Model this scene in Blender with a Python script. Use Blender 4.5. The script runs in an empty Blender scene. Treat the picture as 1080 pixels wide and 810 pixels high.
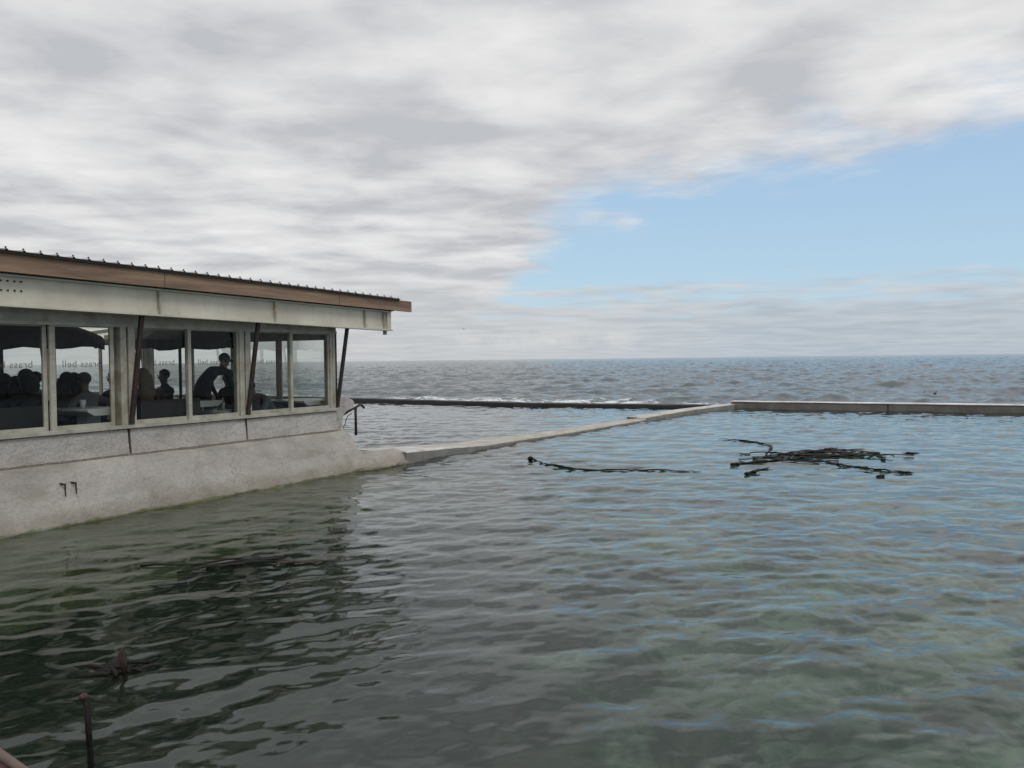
import bpy, bmesh, math, random
import numpy as np
from mathutils import Vector, Matrix, Euler
random.seed(7); rng = np.random.default_rng(11)
R = math.radians
scene = bpy.context.scene
C = bpy.context.collection

# ------------------------------------------------------------------ camera
F = 935.0; EYE = 1.8
PITCH = math.atan(26 / F); ROLL = R(.637)
def ray(px, py):
    x, y = px - 540, 405 - py
    c, s = math.cos(ROLL), math.sin(ROLL)
    x, y = c * x + s * y, -s * x + c * y
    c, s = math.cos(PITCH), math.sin(PITCH)
    return Vector((x, c * F + s * y, -s * F + c * y))
def water_pt(px, py, z=0.0):
    d = ray(px, py); t = (z - EYE) / d.z
    return Vector((0, 0, EYE)) + d * t
fwd = ray(540, 405).normalized()
right = (ray(541, 405) - ray(540, 405)).normalized()
up = right.cross(fwd).normalized()
cam = bpy.data.cameras.new('camera'); cam.sensor_width = 36; cam.lens = 36 * F / 1080
cam.clip_start = .05; cam.clip_end = 60000
co = bpy.data.objects.new('camera', cam); C.objects.link(co)
m = Matrix((right, up, -fwd)).transposed().to_4x4(); m.translation = Vector((0, 0, EYE))
co.matrix_world = m
scene.camera = co

# ------------------------------------------------------------------ building frame: s along facade, t inward, z up
AL = R(28.3)
U = Vector((math.sin(AL), math.cos(AL), 0)); IN = Vector((-math.cos(AL), math.sin(AL), 0))
d = ray(354, 432); P0 = Vector((0, 0, EYE)) + d * (-.8 / d.z); P0.z = 0
BROT = math.pi / 2 - AL
def B(s, t, z=0): return P0 + U * s + IN * t + Vector((0, 0, z))
def fac(px, py, t=0.0):
    """where the sight line meets the vertical plane t metres inside the facade -> (s, z)"""
    d = ray(px, py); o = Vector((0, 0, EYE))
    k = ((P0 - o).dot(IN) + t) / d.dot(IN); p = o + d * k
    return (p - P0).dot(U), p.z

# ------------------------------------------------------------------ materials
def new_mat(name):
    mt = bpy.data.materials.new(name); mt.use_nodes = True
    nt = mt.node_tree; nt.nodes.clear()
    out = nt.nodes.new('ShaderNodeOutputMaterial')
    return mt, nt, out
def N(nt, typ, **kw):
    n = nt.nodes.new(typ)
    for k, v in kw.items():
        if k.startswith('i_'):
            key = k[2:]; key = int(key) if key.isdigit() else key.replace('_', ' ')
            n.inputs[key].default_value = v
        else: setattr(n, k, v)
    return n
def noise(nt, vec, scale, detail=6, rough=.55, dist=0):
    n = N(nt, 'ShaderNodeTexNoise', i_Scale=scale, i_Detail=detail, i_Roughness=rough, i_Distortion=dist)
    if vec is not None: nt.links.new(vec, n.inputs['Vector'])
    return n.outputs['Fac']
def ramp(nt, fac, stops, interp='LINEAR'):
    n = N(nt, 'ShaderNodeValToRGB'); n.color_ramp.interpolation = interp
    e = n.color_ramp.elements
    while len(e) < len(stops): e.new(.5)
    for el, (p, c) in zip(e, stops):
        el.position = p; el.color = (*c, 1) if len(c) == 3 else c
    nt.links.new(fac, n.inputs['Fac']); return n.outputs['Color']
def g(v): return (v, v, v)
def mathn(nt, op, a, b=None, c=None, clamp=False):
    n = N(nt, 'ShaderNodeMath', operation=op, use_clamp=clamp)
    for i, v in enumerate((a, b, c)):
        if v is None: continue
        if isinstance(v, (int, float)): n.inputs[i].default_value = v
        else: nt.links.new(v, n.inputs[i])
    return n.outputs[0]
def mixc(nt, f, a, b, mode='MIX'):
    n = N(nt, 'ShaderNodeMix', data_type='RGBA', blend_type=mode)
    for s, v in ((n.inputs['Factor'], f), (n.inputs[6], a), (n.inputs[7], b)):
        if isinstance(v, (int, float)): s.default_value = v
        elif isinstance(v, tuple): s.default_value = (*v, 1)
        else: nt.links.new(v, s)
    return n.outputs[2]
def surf(name, c1, c2, scale=6, rough=.7, bump=.0, bscale=None, detail=7, metallic=0, stain=None, sscale=1.2, coord='Object', spec=.5, stretch=None):
    mt, nt, out = new_mat(name)
    tc = N(nt, 'ShaderNodeTexCoord').outputs[coord]
    if stretch:
        mp = N(nt, 'ShaderNodeMapping'); mp.inputs['Scale'].default_value = stretch
        nt.links.new(tc, mp.inputs['Vector']); tc = mp.outputs[0]
    f = noise(nt, tc, scale, detail, .6)
    col = ramp(nt, f, [(.3, c1), (.7, c2)])
    if stain:
        f2 = noise(nt, tc, sscale, 5, .6, .4)
        col = mixc(nt, ramp(nt, f2, [(.5, g(0)), (.72, g(1))]), col, stain)
    b = N(nt, 'ShaderNodeBsdfPrincipled', i_Roughness=rough, i_Metallic=metallic)
    b.inputs['Specular IOR Level'].default_value = spec
    nt.links.new(col, b.inputs['Base Color'])
    if bump:
        bn = N(nt, 'ShaderNodeBump', i_Strength=bump, i_Distance=.02)
        nt.links.new(noise(nt, tc, bscale or scale * 3, 8, .65), bn.inputs['Height'])
        nt.links.new(bn.outputs[0], b.inputs['Normal'])
    nt.links.new(b.outputs[0], out.inputs['Surface'])
    return mt

M = {}
def concrete_mat(name, base1, base2, algae_z=.03):
    mt, nt, out = new_mat(name)
    geo = N(nt, 'ShaderNodeNewGeometry'); pos = geo.outputs['Position']
    sep = N(nt, 'ShaderNodeSeparateXYZ'); nt.links.new(pos, sep.inputs[0])
    f = noise(nt, pos, 1.3, 8, .6, .3)
    col = ramp(nt, f, [(.3, base1), (.7, base2)])
    fine = noise(nt, pos, 26, 6, .7)
    col = mixc(nt, ramp(nt, fine, [(.34, g(.38)), (.52, g(0))]), col, (.2, .18, .165))
    # pinkish wear and grey scuffs
    col = mixc(nt, ramp(nt, noise(nt, pos, 3.1, 6, .6, .6), [(.52, g(0)), (.7, g(.5))]), col, (.37, .335, .315))
    # tide line: brown band just above the water, green algae from the waterline down
    wob = mathn(nt, 'MULTIPLY_ADD', noise(nt, pos, 2.0, 6, .7, .5), .5, mathn(nt, 'MULTIPLY', sep.outputs[2], -1))
    dirt = ramp(nt, wob, [(0, g(0)), (.02, g(0)), (.16, g(.5)), (.3, g(.8))])
    col = mixc(nt, dirt, col, (.2, .165, .12))
    wb2 = mathn(nt, 'MULTIPLY_ADD', noise(nt, pos, 5, 5, .6), .09, mathn(nt, 'MULTIPLY', sep.outputs[2], -1))
    col = mixc(nt, ramp(nt, wb2, [(0, g(0)), (.012 , g(0)), (.035, g(1))]), col, ramp(nt, noise(nt, pos, 4, 6, .7), [(.3, (.06, .068, .03)), (.7, (.14, .145, .07))]))
    mp2 = N(nt, 'ShaderNodeMapping'); mp2.inputs['Scale'].default_value = (.7, .7, 3.5); nt.links.new(pos, mp2.inputs[0])
    col = mixc(nt, ramp(nt, noise(nt, mp2.outputs[0], 1.4, 7, .65, .8), [(.5, g(0)), (.72, g(.6))]), col, (.21, .195, .165))
    col = mixc(nt, ramp(nt, noise(nt, pos, .9, 6, .6, .5), [(.58, g(0)), (.74, g(.45))]), col, (.42, .44, .39))
    vo = N(nt, 'ShaderNodeTexVoronoi', feature='DISTANCE_TO_EDGE', i_Scale=.75); nd = N(nt, 'ShaderNodeVectorMath', operation='ADD')
    nz_ = N(nt, 'ShaderNodeTexNoise', i_Scale=2.5, i_Detail=5); nt.links.new(pos, nz_.inputs['Vector']); nt.links.new(pos, nd.inputs[0]); nt.links.new(nz_.outputs['Color'], nd.inputs[1]); nt.links.new(nd.outputs[0], vo.inputs['Vector'])
    col = mixc(nt, ramp(nt, vo.outputs['Distance'], [(.0, g(.32)), (.010, g(0))]), col, (.12, .105, .085))
    # streaks
    mp = N(nt, 'ShaderNodeMapping'); mp.inputs['Scale'].default_value = (5, 5, .5); nt.links.new(pos, mp.inputs[0])
    col = mixc(nt, ramp(nt, noise(nt, mp.outputs[0], 1.5, 5, .6), [(.58, g(0)), (.75, g(.5))]), col, (.3, .26, .22))
    b = N(nt, 'ShaderNodeBsdfPrincipled', i_Roughness=.85)
    b.inputs['Specular IOR Level'].default_value = .3
    nt.links.new(col, b.inputs['Base Color'])
    bn = N(nt, 'ShaderNodeBump', i_Strength=.9, i_Distance=.05)
    h = mathn(nt, 'ADD', mathn(nt, 'MULTIPLY', noise(nt, pos, 40, 6, .7), .35), noise(nt, pos, 7, 6, .65))
    nt.links.new(h, bn.inputs['Height']); nt.links.new(bn.outputs[0], b.inputs['Normal'])
    nt.links.new(b.outputs[0], out.inputs['Surface'])
    return mt
M['concrete'] = concrete_mat('weathered_concrete', (.28, .262, .237), (.43, .408, .372))
M['panel'] = concrete_mat('painted_concrete', (.38, .352, .325), (.49, .46, .43))
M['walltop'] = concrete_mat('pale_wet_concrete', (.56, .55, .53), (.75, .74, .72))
M['darkwall'] = surf('dark_algae_concrete', (.004, .005, .004), (.014, .014, .012), 3, .6, .6, 12)
M['greywall'] = surf('grey_brown_concrete', (.09, .086, .08), (.16, .153, .142), 1.6, .85, .5, 14, stain=(.07, .06, .05), sscale=.9)

def painted_steel():
    mt, nt, out = new_mat('cream_painted_steel')
    tc = N(nt, 'ShaderNodeTexCoord').outputs['Object']
    col = ramp(nt, noise(nt, tc, 2.2, 6, .6), [(.3, (.46, .425, .345)), (.7, (.59, .55, .46))])
    mp = N(nt, 'ShaderNodeMapping'); mp.inputs['Scale'].default_value = (7, 7, .55); nt.links.new(tc, mp.inputs[0])
    col = mixc(nt, ramp(nt, noise(nt, mp.outputs[0], 1.1, 5, .6), [(.55, g(0)), (.8, g(.55))]), col, (.35, .3, .2))
    col = mixc(nt, ramp(nt, noise(nt, tc, 1.7, 9, .72, .5), [(.66, g(0)), (.72, g(.8))]), col, (.33, .2, .08))
    b = N(nt, 'ShaderNodeBsdfPrincipled', i_Roughness=.45); nt.links.new(col, b.inputs['Base Color'])
    bn = N(nt, 'ShaderNodeBump', i_Strength=.15, i_Distance=.01); nt.links.new(noise(nt, tc, 14, 5), bn.inputs['Height'])
    nt.links.new(bn.outputs[0], b.inputs['Normal']); nt.links.new(b.outputs[0], out.inputs['Surface'])
    return mt
M['steel'] = painted_steel()
M['frame'] = surf('cream_window_paint', (.29, .275, .225), (.42, .40, .335), 5, .5, .15, stain=(.2, .17, .11), sscale=3)
M['groove_and_shadow'] = surf('dark_joint_and_shadow', (.015, .013, .01), (.04, .03, .02), 12, .9)
M['wood'] = surf('brown_fascia_timber', (.15, .095, .06), (.31, .205, .13), 3, .6, .3, 9, stretch=(.35, 3, 5), stain=(.12, .065, .04), sscale=.9)
M['woodcut'] = surf('timber_end', (.3, .16, .1), (.4, .22, .14), 9, .7)
M['roof'] = surf('grey_roof_sheet', (.16, .16, .155), (.28, .28, .27), 4, .5)
M['rust'] = surf('rusty_brown_steel', (.012, .009, .007), (.035, .023, .017), 12, .75, .4, stain=(.06, .028, .014), sscale=5)
M['screw'] = surf('galvanised_screw', (.04, .04, .04), (.08, .08, .08), 12, .6)
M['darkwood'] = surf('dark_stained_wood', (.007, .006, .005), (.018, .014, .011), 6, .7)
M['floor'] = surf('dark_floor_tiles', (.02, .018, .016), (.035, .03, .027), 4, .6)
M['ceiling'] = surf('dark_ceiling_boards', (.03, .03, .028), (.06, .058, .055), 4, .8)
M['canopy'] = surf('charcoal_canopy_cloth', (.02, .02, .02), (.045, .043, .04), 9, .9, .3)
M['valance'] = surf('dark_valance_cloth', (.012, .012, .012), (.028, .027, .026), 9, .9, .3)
M['white_table'] = surf('white_table_laminate', (.42, .43, .42), (.55, .56, .55), 5, .4)
M['kelp'] = surf('wet_dark_kelp', (.002, .002, .0015), (.008, .006, .0035), 9, .5, .5, 30, spec=.18)
M['kelp_brown'] = surf('wet_brown_kelp', (.015, .008, .004), (.045, .022, .01), 9, .4, .5, 30, spec=.25)
M['post'] = surf('rust_red_post', (.012, .008, .006), (.045, .014, .01), 14, .6, .5)
M['lip'] = surf('worn_pinkish_paint', (.075, .05, .04), (.13, .095, .075), 14, .7, .4)
M['maroon'] = surf('maroon_paint', (.03, .006, .006), (.05, .01, .01), 7, .6, .2)
M['bird'] = surf('dark_feathers', (.02, .02, .02), (.06, .055, .05), 20, .8)

def glass_mat():
    mt, nt, out = new_mat('window_glass')
    tr = N(nt, 'ShaderNodeBsdfTransparent'); tr.inputs[0].default_value = (.87, .9, .88, 1)
    gl = N(nt, 'ShaderNodeBsdfGlossy', i_Roughness=.02); gl.inputs[0].default_value = (1, 1, 1, 1)
    fr = N(nt, 'ShaderNodeFresnel', i_IOR=1.5)
    df = N(nt, 'ShaderNodeBsdfDiffuse'); df.inputs[0].default_value = (.3, .3, .28, 1)
    tc = N(nt, 'ShaderNodeTexCoord').outputs['Object']
    dirt = ramp(nt, noise(nt, tc, 2.5, 7, .7), [(.45, g(.0)), (.8, g(.025))])
    m0 = N(nt, 'ShaderNodeMixShader'); nt.links.new(dirt, m0.inputs[0]); nt.links.new(tr.outputs[0], m0.inputs[1]); nt.links.new(df.outputs[0], m0.inputs[2])
    m1 = N(nt, 'ShaderNodeMixShader'); nt.links.new(mathn(nt, 'MULTIPLY', fr.outputs[0], .4), m1.inputs[0]); nt.links.new(m0.outputs[0], m1.inputs[1]); nt.links.new(gl.outputs[0], m1.inputs[2])
    nt.links.new(m1.outputs[0], out.inputs['Surface']); return mt
M['glass'] = glass_mat()
def letter_mat():
    mt, nt, out = new_mat('frosted_letters')
    df = N(nt, 'ShaderNodeBsdfDiffuse'); df.inputs[0].default_value = (.22, .23, .23, 1)
    tl = N(nt, 'ShaderNodeBsdfTranslucent'); tl.inputs[0].default_value = (.3, .3, .3, 1)
    tr = N(nt, 'ShaderNodeBsdfTransparent'); tr.inputs[0].default_value = (.8, .8, .8, 1)
    a = N(nt, 'ShaderNodeMixShader', i_0=.4); nt.links.new(df.outputs[0], a.inputs[1]); nt.links.new(tl.outputs[0], a.inputs[2])
    b = N(nt, 'ShaderNodeMixShader', i_0=.58); nt.links.new(a.outputs[0], b.inputs[1]); nt.links.new(tr.outputs[0], b.inputs[2])
    nt.links.new(b.outputs[0], out.inputs['Surface']); return mt
M['letter'] = letter_mat()
def sheet_mat():
    mt, nt, out = new_mat('translucent_roof_sheet')
    tc = N(nt, 'ShaderNodeTexCoord').outputs['Object']
    c = ramp(nt, noise(nt, tc, 5, 6, .65), [(.3, (.74, .73, .70)), (.7, (.9, .89, .86))])
    tl = N(nt, 'ShaderNodeBsdfTranslucent'); df = N(nt, 'ShaderNodeBsdfDiffuse')
    nt.links.new(c, tl.inputs[0]); nt.links.new(c, df.inputs[0])
    a = N(nt, 'ShaderNodeMixShader', i_0=.12); nt.links.new(tl.outputs[0], a.inputs[1]); nt.links.new(df.outputs[0], a.inputs[2])
    nt.links.new(a.outputs[0], out.inputs['Surface']); return mt
M['sheet'] = sheet_mat()
def tumbler_mat():
    mt, nt, out = new_mat('clear_drinking_glass')
    b = N(nt, 'ShaderNodeBsdfGlass', i_IOR=1.4, i_Roughness=.02); nt.links.new(b.outputs[0], out.inputs['Surface']); return mt
M['tumbler'] = tumbler_mat()

# ------------------------------------------------------------------ mesh helpers
class MB:
    def __init__(s): s.v = []; s.f = []; s.mi = []
    def add(s, vs, fs, mi=0):
        o = len(s.v); s.v += [tuple(v) for v in vs]; s.f += [tuple(o + i for i in f) for f in fs]; s.mi += [mi] * len(fs)
    def box(s, a, b, mi=0):
        (x0, y0, z0), (x1, y1, z1) = a, b
        s.add([(x0,y0,z0),(x1,y0,z0),(x1,y1,z0),(x0,y1,z0),(x0,y0,z1),(x1,y0,z1),(x1,y1,z1),(x0,y1,z1)],
              [(0,3,2,1),(4,5,6,7),(0,1,5,4),(1,2,6,5),(2,3,7,6),(3,0,4,7)], mi)
    def tube(s, pts, rad, n=8, mi=0, flat=1.0):
        pts = [Vector(p) for p in pts]; k = len(pts)
        rs = rad if isinstance(rad, (list, tuple)) else [rad] * k
        vs = []
        for i, p in enumerate(pts):
            tdir = (pts[min(i + 1, k - 1)] - pts[max(i - 1, 0)]).normalized()
            a = Vector((0, 0, 1)) if abs(tdir.z) < .9 else Vector((1, 0, 0))
            x = tdir.cross(a).normalized(); y = x.cross(tdir).normalized()
            for j in range(n):
                an = 2 * math.pi * j / n
                vs.append(p + x * math.cos(an) * rs[i] + y * math.sin(an) * rs[i] * flat)
        fs = []
        for i in range(k - 1):
            for j in range(n):
                a, b = i * n + j, i * n + (j + 1) % n
                fs.append((a, b, b + n, a + n))
        fs.append(tuple(reversed(range(n)))); fs.append(tuple(range((k - 1) * n, k * n)))
        s.add(vs, fs, mi)
    def prism(s, prof, y0, y1, mi=0):       # prof in (x,z), extruded along y
        k = len(prof)
        vs = [(x, y0, z) for x, z in prof] + [(x, y1, z) for x, z in prof]
        fs = [tuple(range(k)), tuple(reversed(range(k, 2 * k)))] + [(i, i + k, (i + 1) % k + k, (i + 1) % k) for i in range(k)]
        s.add(vs, fs, mi)
    def loft(s, rings, caps=True, mi=0, closed=True):
        n = len(rings[0]); vs = [p for r in rings for p in r]; fs = []
        for i in range(len(rings) - 1):
            for j in range(n if closed else n - 1):
                a, b = i * n + j, i * n + (j + 1) % n
                fs.append((a, b, b + n, a + n))
        if caps: fs += [tuple(reversed(range(n))), tuple(range((len(rings) - 1) * n, len(rings) * n))]
        s.add(vs, fs, mi)
    def ball(s, c, r, n=10, m=6, mi=0, rot=None):
        c = Vector(c); rr = r if isinstance(r, (tuple, list)) else (r, r, r)
        rings = []
        for i in range(m + 1):
            ph = math.pi * (i / m) ; ph = min(max(ph, .04), math.pi - .04)
            ring = []
            for j in range(n):
                a = 2 * math.pi * j / n
                v = Vector((math.sin(ph) * math.cos(a) * rr[0], math.sin(ph) * math.sin(a) * rr[1], -math.cos(ph) * rr[2]))
                if rot: v = rot @ v
                ring.append(c + v)
            rings.append(ring)
        s.loft(rings, True, mi)
    def build(s, name, mats, parent=None, smooth=False, bevel=0, fix=True):
        me = bpy.data.meshes.new(name); me.from_pydata(s.v, [], s.f)
        for mt in (mats if isinstance(mats, (list, tuple)) else [mats]): me.materials.append(mt)
        me.polygons.foreach_set('material_index', s.mi)
        bm = bmesh.new(); bm.from_mesh(me)
        if fix: bmesh.ops.recalc_face_normals(bm, faces=bm.faces)
        if bevel: bmesh.ops.bevel(bm, geom=list(bm.edges), offset=bevel, segments=2, affect='EDGES', profile=.5)
        bm.to_mesh(me); bm.free()
        if smooth: me.polygons.foreach_set('use_smooth', [True] * len(me.polygons))
        o = bpy.data.objects.new(name, me); C.objects.link(o)
        if parent: o.parent = parent
        return o
def tag(o, label=None, cat=None, group=None, kind=None):
    for k, v in (('label', label), ('category', cat), ('group', group), ('kind', kind)):
        if v: o[k] = v
    return o
def empty(name, loc, rz=0, label=None, cat=None, group=None):
    o = bpy.data.objects.new(name, None); C.objects.link(o); o.location = loc; o.rotation_euler = (0, 0, rz)
    o.empty_display_size = .2
    return tag(o, label, cat, group)
def quick(name, mb, mat, parent=None, **k): return mb.build(name, mat, parent, **k)

# ------------------------------------------------------------------ water
def smoothstep(a, b, x):
    t = np.clip((x - a) / (b - a), 0, 1); return t * t * (3 - 2 * t)
def tile(Npx, L, lmin, lmax, ang, spread, power, slope, seed):
    rg = np.random.default_rng(seed)
    k = np.fft.fftfreq(Npx, L / Npx) * 2 * np.pi
    kx, ky = np.meshgrid(k, k, indexing='ij'); kk = np.hypot(kx, ky); kk[0, 0] = 1e-6
    th = np.arctan2(ky, kx) - ang
    D = np.abs(np.cos(th)) ** spread + .04
    A = kk ** (-power) * D
    kl, kh = 2 * np.pi / lmax, 2 * np.pi / lmin
    A *= np.exp(-(kl / kk) ** 4) * np.exp(-(kk / kh) ** 4); A[0, 0] = 0
    h = np.real(np.fft.ifft2(A * (rg.normal(size=kk.shape) + 1j * rg.normal(size=kk.shape))))
    gx = (np.roll(h, -1, 0) - np.roll(h, 1, 0)) / (2 * L / Npx); gy = (np.roll(h, -1, 1) - np.roll(h, 1, 1)) / (2 * L / Npx)
    return h * slope / np.sqrt((gx ** 2 + gy ** 2).mean())
def sample(T, L, x, y, rot=0.0):
    c, s = math.cos(rot), math.sin(rot); x, y = c * x + s * y, -s * x + c * y
    n = T.shape[0]; u = (x / L * n) % n; v = (y / L * n) % n
    i = np.floor(u).astype(np.int64); j = np.floor(v).astype(np.int64); fu = u - i; fv = v - j
    i %= n; j %= n; i1 = (i + 1) % n; j1 = (j + 1) % n
    return (T[i, j] * (1 - fu) * (1 - fv) + T[i1, j] * fu * (1 - fv) + T[i, j1] * (1 - fu) * fv + T[i1, j1] * fu * fv)

left_wall = [water_pt(765, 431), water_pt(560, 429), water_pt(365, 423.6)]
dl = (left_wall[2] - left_wall[1]).normalized(); left_wall += [left_wall[2] + dl * 70]
right_wall = [water_pt(771, 430.5), water_pt(1080, 436)]
dr_ = (right_wall[1] - right_wall[0]).normalized(); right_wall += [right_wall[1] + dr_ * 45]
bound = [p.xy for p in reversed(left_wall)] + [p.xy for p in right_wall]
O = np.array([0., -2.])
th = np.concatenate([np.arange(-84, -42, .6), np.arange(-42, 42, .085), np.arange(42, 84.1, .2)]) * math.pi / 180
Rb = np.full(th.shape, 60.0)
for a, b in zip(bound[:-1], bound[1:]):
    ax, ay = a.x - O[0], a.y - O[1]; ex, ey = b.x - a.x, b.y - a.y
    dx, dy = np.sin(th), np.cos(th)
    den = dx * ey - dy * ex
    r = (ax * ey - ay * ex) / den; q = (ax * dy - ay * dx) / den
    ok = (q >= -1e-6) & (q <= 1 + 1e-6) & (r > 0)
    Rb = np.where(ok, r, Rb)
def grid_mesh(name, X, Y, Z, mat, attr=None, flip=False):
    if flip:
        X, Y, Z = X[:, ::-1], Y[:, ::-1], Z[:, ::-1]
        if attr is not None: attr = attr[:, ::-1]
    ni, nj = X.shape
    co_ = np.stack([X, Y, Z], -1).reshape(-1, 3).astype(np.float32)
    idx = np.arange(ni * nj).reshape(ni, nj)
    q = np.stack([idx[:-1, :-1], idx[1:, :-1], idx[1:, 1:], idx[:-1, 1:]], -1).reshape(-1)
    nf = (ni - 1) * (nj - 1)
    me = bpy.data.meshes.new(name)
    me.vertices.add(ni * nj); me.vertices.foreach_set('co', co_.reshape(-1))
    me.loops.add(nf * 4); me.loops.foreach_set('vertex_index', q.astype(np.int32))
    me.polygons.add(nf); me.polygons.foreach_set('loop_start', np.arange(0, nf * 4, 4, dtype=np.int32))
    me.update(calc_edges=True)
    me.polygons.foreach_set('use_smooth', np.ones(nf, bool))
    if attr is not None:
        at = me.attributes.new('foam', 'FLOAT', 'POINT'); at.data.foreach_set('value', attr.reshape(-1).astype(np.float32))
    me.materials.append(mat)
    o = bpy.data.objects.new(name, me); C.objects.link(o); return o

# pool water: ripples blown toward the viewer, crests running left to right
T1 = tile(1024, 13.0, .08, 1.7, R(-98), 1.1, 2.35, 1, 1)
T2 = tile(1024, 7.3, .05, .7, R(-80), .8, 2.2, 1, 2)
T4 = tile(1024, 9., .05, .8, R(-55), 1.5, 2.2, 1, 21)
T3 = tile(512, 60, 5, 30, 0, 1, 1.6, 1, 5); T3 /= T3.std()
def pool_h(x, y):
    patch = np.clip(1 + .38 * sample(T3, 60, x, y), .35, 1.8)
    lee = .8 + .2 * smoothstep(3, 9, y)          # calmer close to the quay
    near = (1 - smoothstep(-.8, 1.6, x + .12 * y)) * (1 - smoothstep(7, 13, y))     # sheltered water beside the plinth
    return (.054 * (1 - .6 * near) * sample(T1, 13., x, y) + (.084 - .055 * near) * patch * sample(T2, 7.3, x, y, .5)) * lee + .062 * near * sample(T4, 9., x, y)
def pool_mat():
    mt, nt, out = new_mat('tidal_pool_water')
    geo = N(nt, 'ShaderNodeNewGeometry'); pos = geo.outputs['Position']
    mp = N(nt, 'ShaderNodeMapping'); mp.inputs['Scale'].default_value = (1, 2.3, 1); mp.inputs['Rotation'].default_value = (0, 0, .12); nt.links.new(pos, mp.inputs[0])
    h = noise(nt, mp.outputs[0], 9, 5, .6)
    bn = N(nt, 'ShaderNodeBump', i_Strength=.08, i_Distance=.01); nt.links.new(h, bn.inputs['Height'])
    fr = N(nt, 'ShaderNodeFresnel', i_IOR=1.36)
    gl = N(nt, 'ShaderNodeBsdfGlossy', i_Roughness=.008); gl.inputs[0].default_value = (.95, .97, .98, 1)
    rf = N(nt, 'ShaderNodeBsdfRefraction', i_IOR=1.333, i_Roughness=.03); rf.inputs[0].default_value = (.70, .84, .74, 1)
    df = N(nt, 'ShaderNodeBsdfDiffuse'); df.inputs[0].default_value = (.05, .085, .065, 1)
    for nn in (fr, gl, rf): nt.links.new(bn.outputs[0], nn.inputs['Normal'])
    a = N(nt, 'ShaderNodeMixShader', i_0=.04); nt.links.new(rf.outputs[0], a.inputs[1]); nt.links.new(df.outputs[0], a.inputs[2])
    b = N(nt, 'ShaderNodeMixShader'); nt.links.new(fr.outputs[0], b.inputs[0]); nt.links.new(a.outputs[0], b.inputs[1]); nt.links.new(gl.outputs[0], b.inputs[2])
    nt.links.new(b.outputs[0], out.inputs['Surface']); return mt
def sea_mat():
    mt, nt, out = new_mat('open_sea_water')
    geo = N(nt, 'ShaderNodeNewGeometry'); pos = geo.outputs['Position']
    mp = N(nt, 'ShaderNodeMapping'); mp.inputs['Scale'].default_value = (1, 1.8, 1); nt.links.new(pos, mp.inputs[0])
    bn = N(nt, 'ShaderNodeBump', i_Strength=.5, i_Distance=.05); nt.links.new(noise(nt, mp.outputs[0], 2.6, 6, .65), bn.inputs['Height'])
    b = N(nt, 'ShaderNodeBsdfPrincipled', i_Roughness=.12, i_IOR=1.333); b.inputs['Base Color'].default_value = (.02, .038, .046, 1)
    nt.links.new(bn.outputs[0], b.inputs['Normal'])
    at = N(nt, 'ShaderNodeAttribute', attribute_name='foam')
    nz = noise(nt, pos, 1.6, 8, .75, .8)
    fm = mathn(nt, 'MULTIPLY', ramp(nt, mathn(nt, 'ADD', nz, mathn(nt, 'MULTIPLY', mathn(nt, 'SUBTRACT', at.outputs['Fac'], .5), .55)), [(.54, g(0)), (.62, g(1))]), .85)
    fd = N(nt, 'ShaderNodeBsdfDiffuse'); fd.inputs[0].default_value = (.62, .65, .66, 1)
    ms = N(nt, 'ShaderNodeMixShader'); nt.links.new(fm, ms.inputs[0]); nt.links.new(b.outputs[0], ms.inputs[1]); nt.links.new(fd.outputs[0], ms.inputs[2])
    nt.links.new(ms.outputs[0], out.inputs['Surface']); return mt
n_r = 860; r0 = 1.6
tt = np.linspace(0, 1, n_r)[:, None]
RR = r0 * ((Rb[None, :] + .12) / r0) ** (tt ** .93)
X = O[0] + RR * np.sin(th)[None, :]; Y = O[1] + RR * np.cos(th)[None, :]
tag(grid_mesh('pool_water', X, Y, pool_h(X, Y), pool_mat(), flip=True), kind='structure')

S1 = tile(1024, 64., .5, 11., R(-100), 1.6, 2.5, 1, 8); S2 = tile(1024, 31., .2, 3., R(-80), 1.0, 2.3, 1, 9)
n_s = 1150
ts = np.linspace(0, 1, n_s)[:, None]
RS = (Rb[None, :] + .22) * (16000 / (Rb[None, :] + .22)) ** (ts ** 1.15)
X = O[0] + RS * np.sin(th)[None, :]; Y = O[1] + RS * np.cos(th)[None, :]
dist = RS - Rb[None, :]
amp = .3 + .7 * smoothstep(0, 7, dist)
Zs = (.085 * sample(S1, 64., X, Y) + .19 * sample(S2, 31., X, Y, .7)) * amp + .03
Zs = Zs * np.where(np.abs(th)[None, :] > .74, 1 - smoothstep(30, 200, RS), 1)
Zs = np.where(dist < .8, np.minimum(Zs, .10), Zs)
foam = .45 * (1 - smoothstep(3.0, 6.5, dist)) + .2 * (1 - smoothstep(4, 12, dist)) + .1 * np.clip(sample(T3, 60, X, Y, .3), 0, 2) * (1 - smoothstep(8, 40, dist))
tag(grid_mesh('sea', X, Y, Zs, sea_mat(), foam, True), kind='structure')

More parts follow.
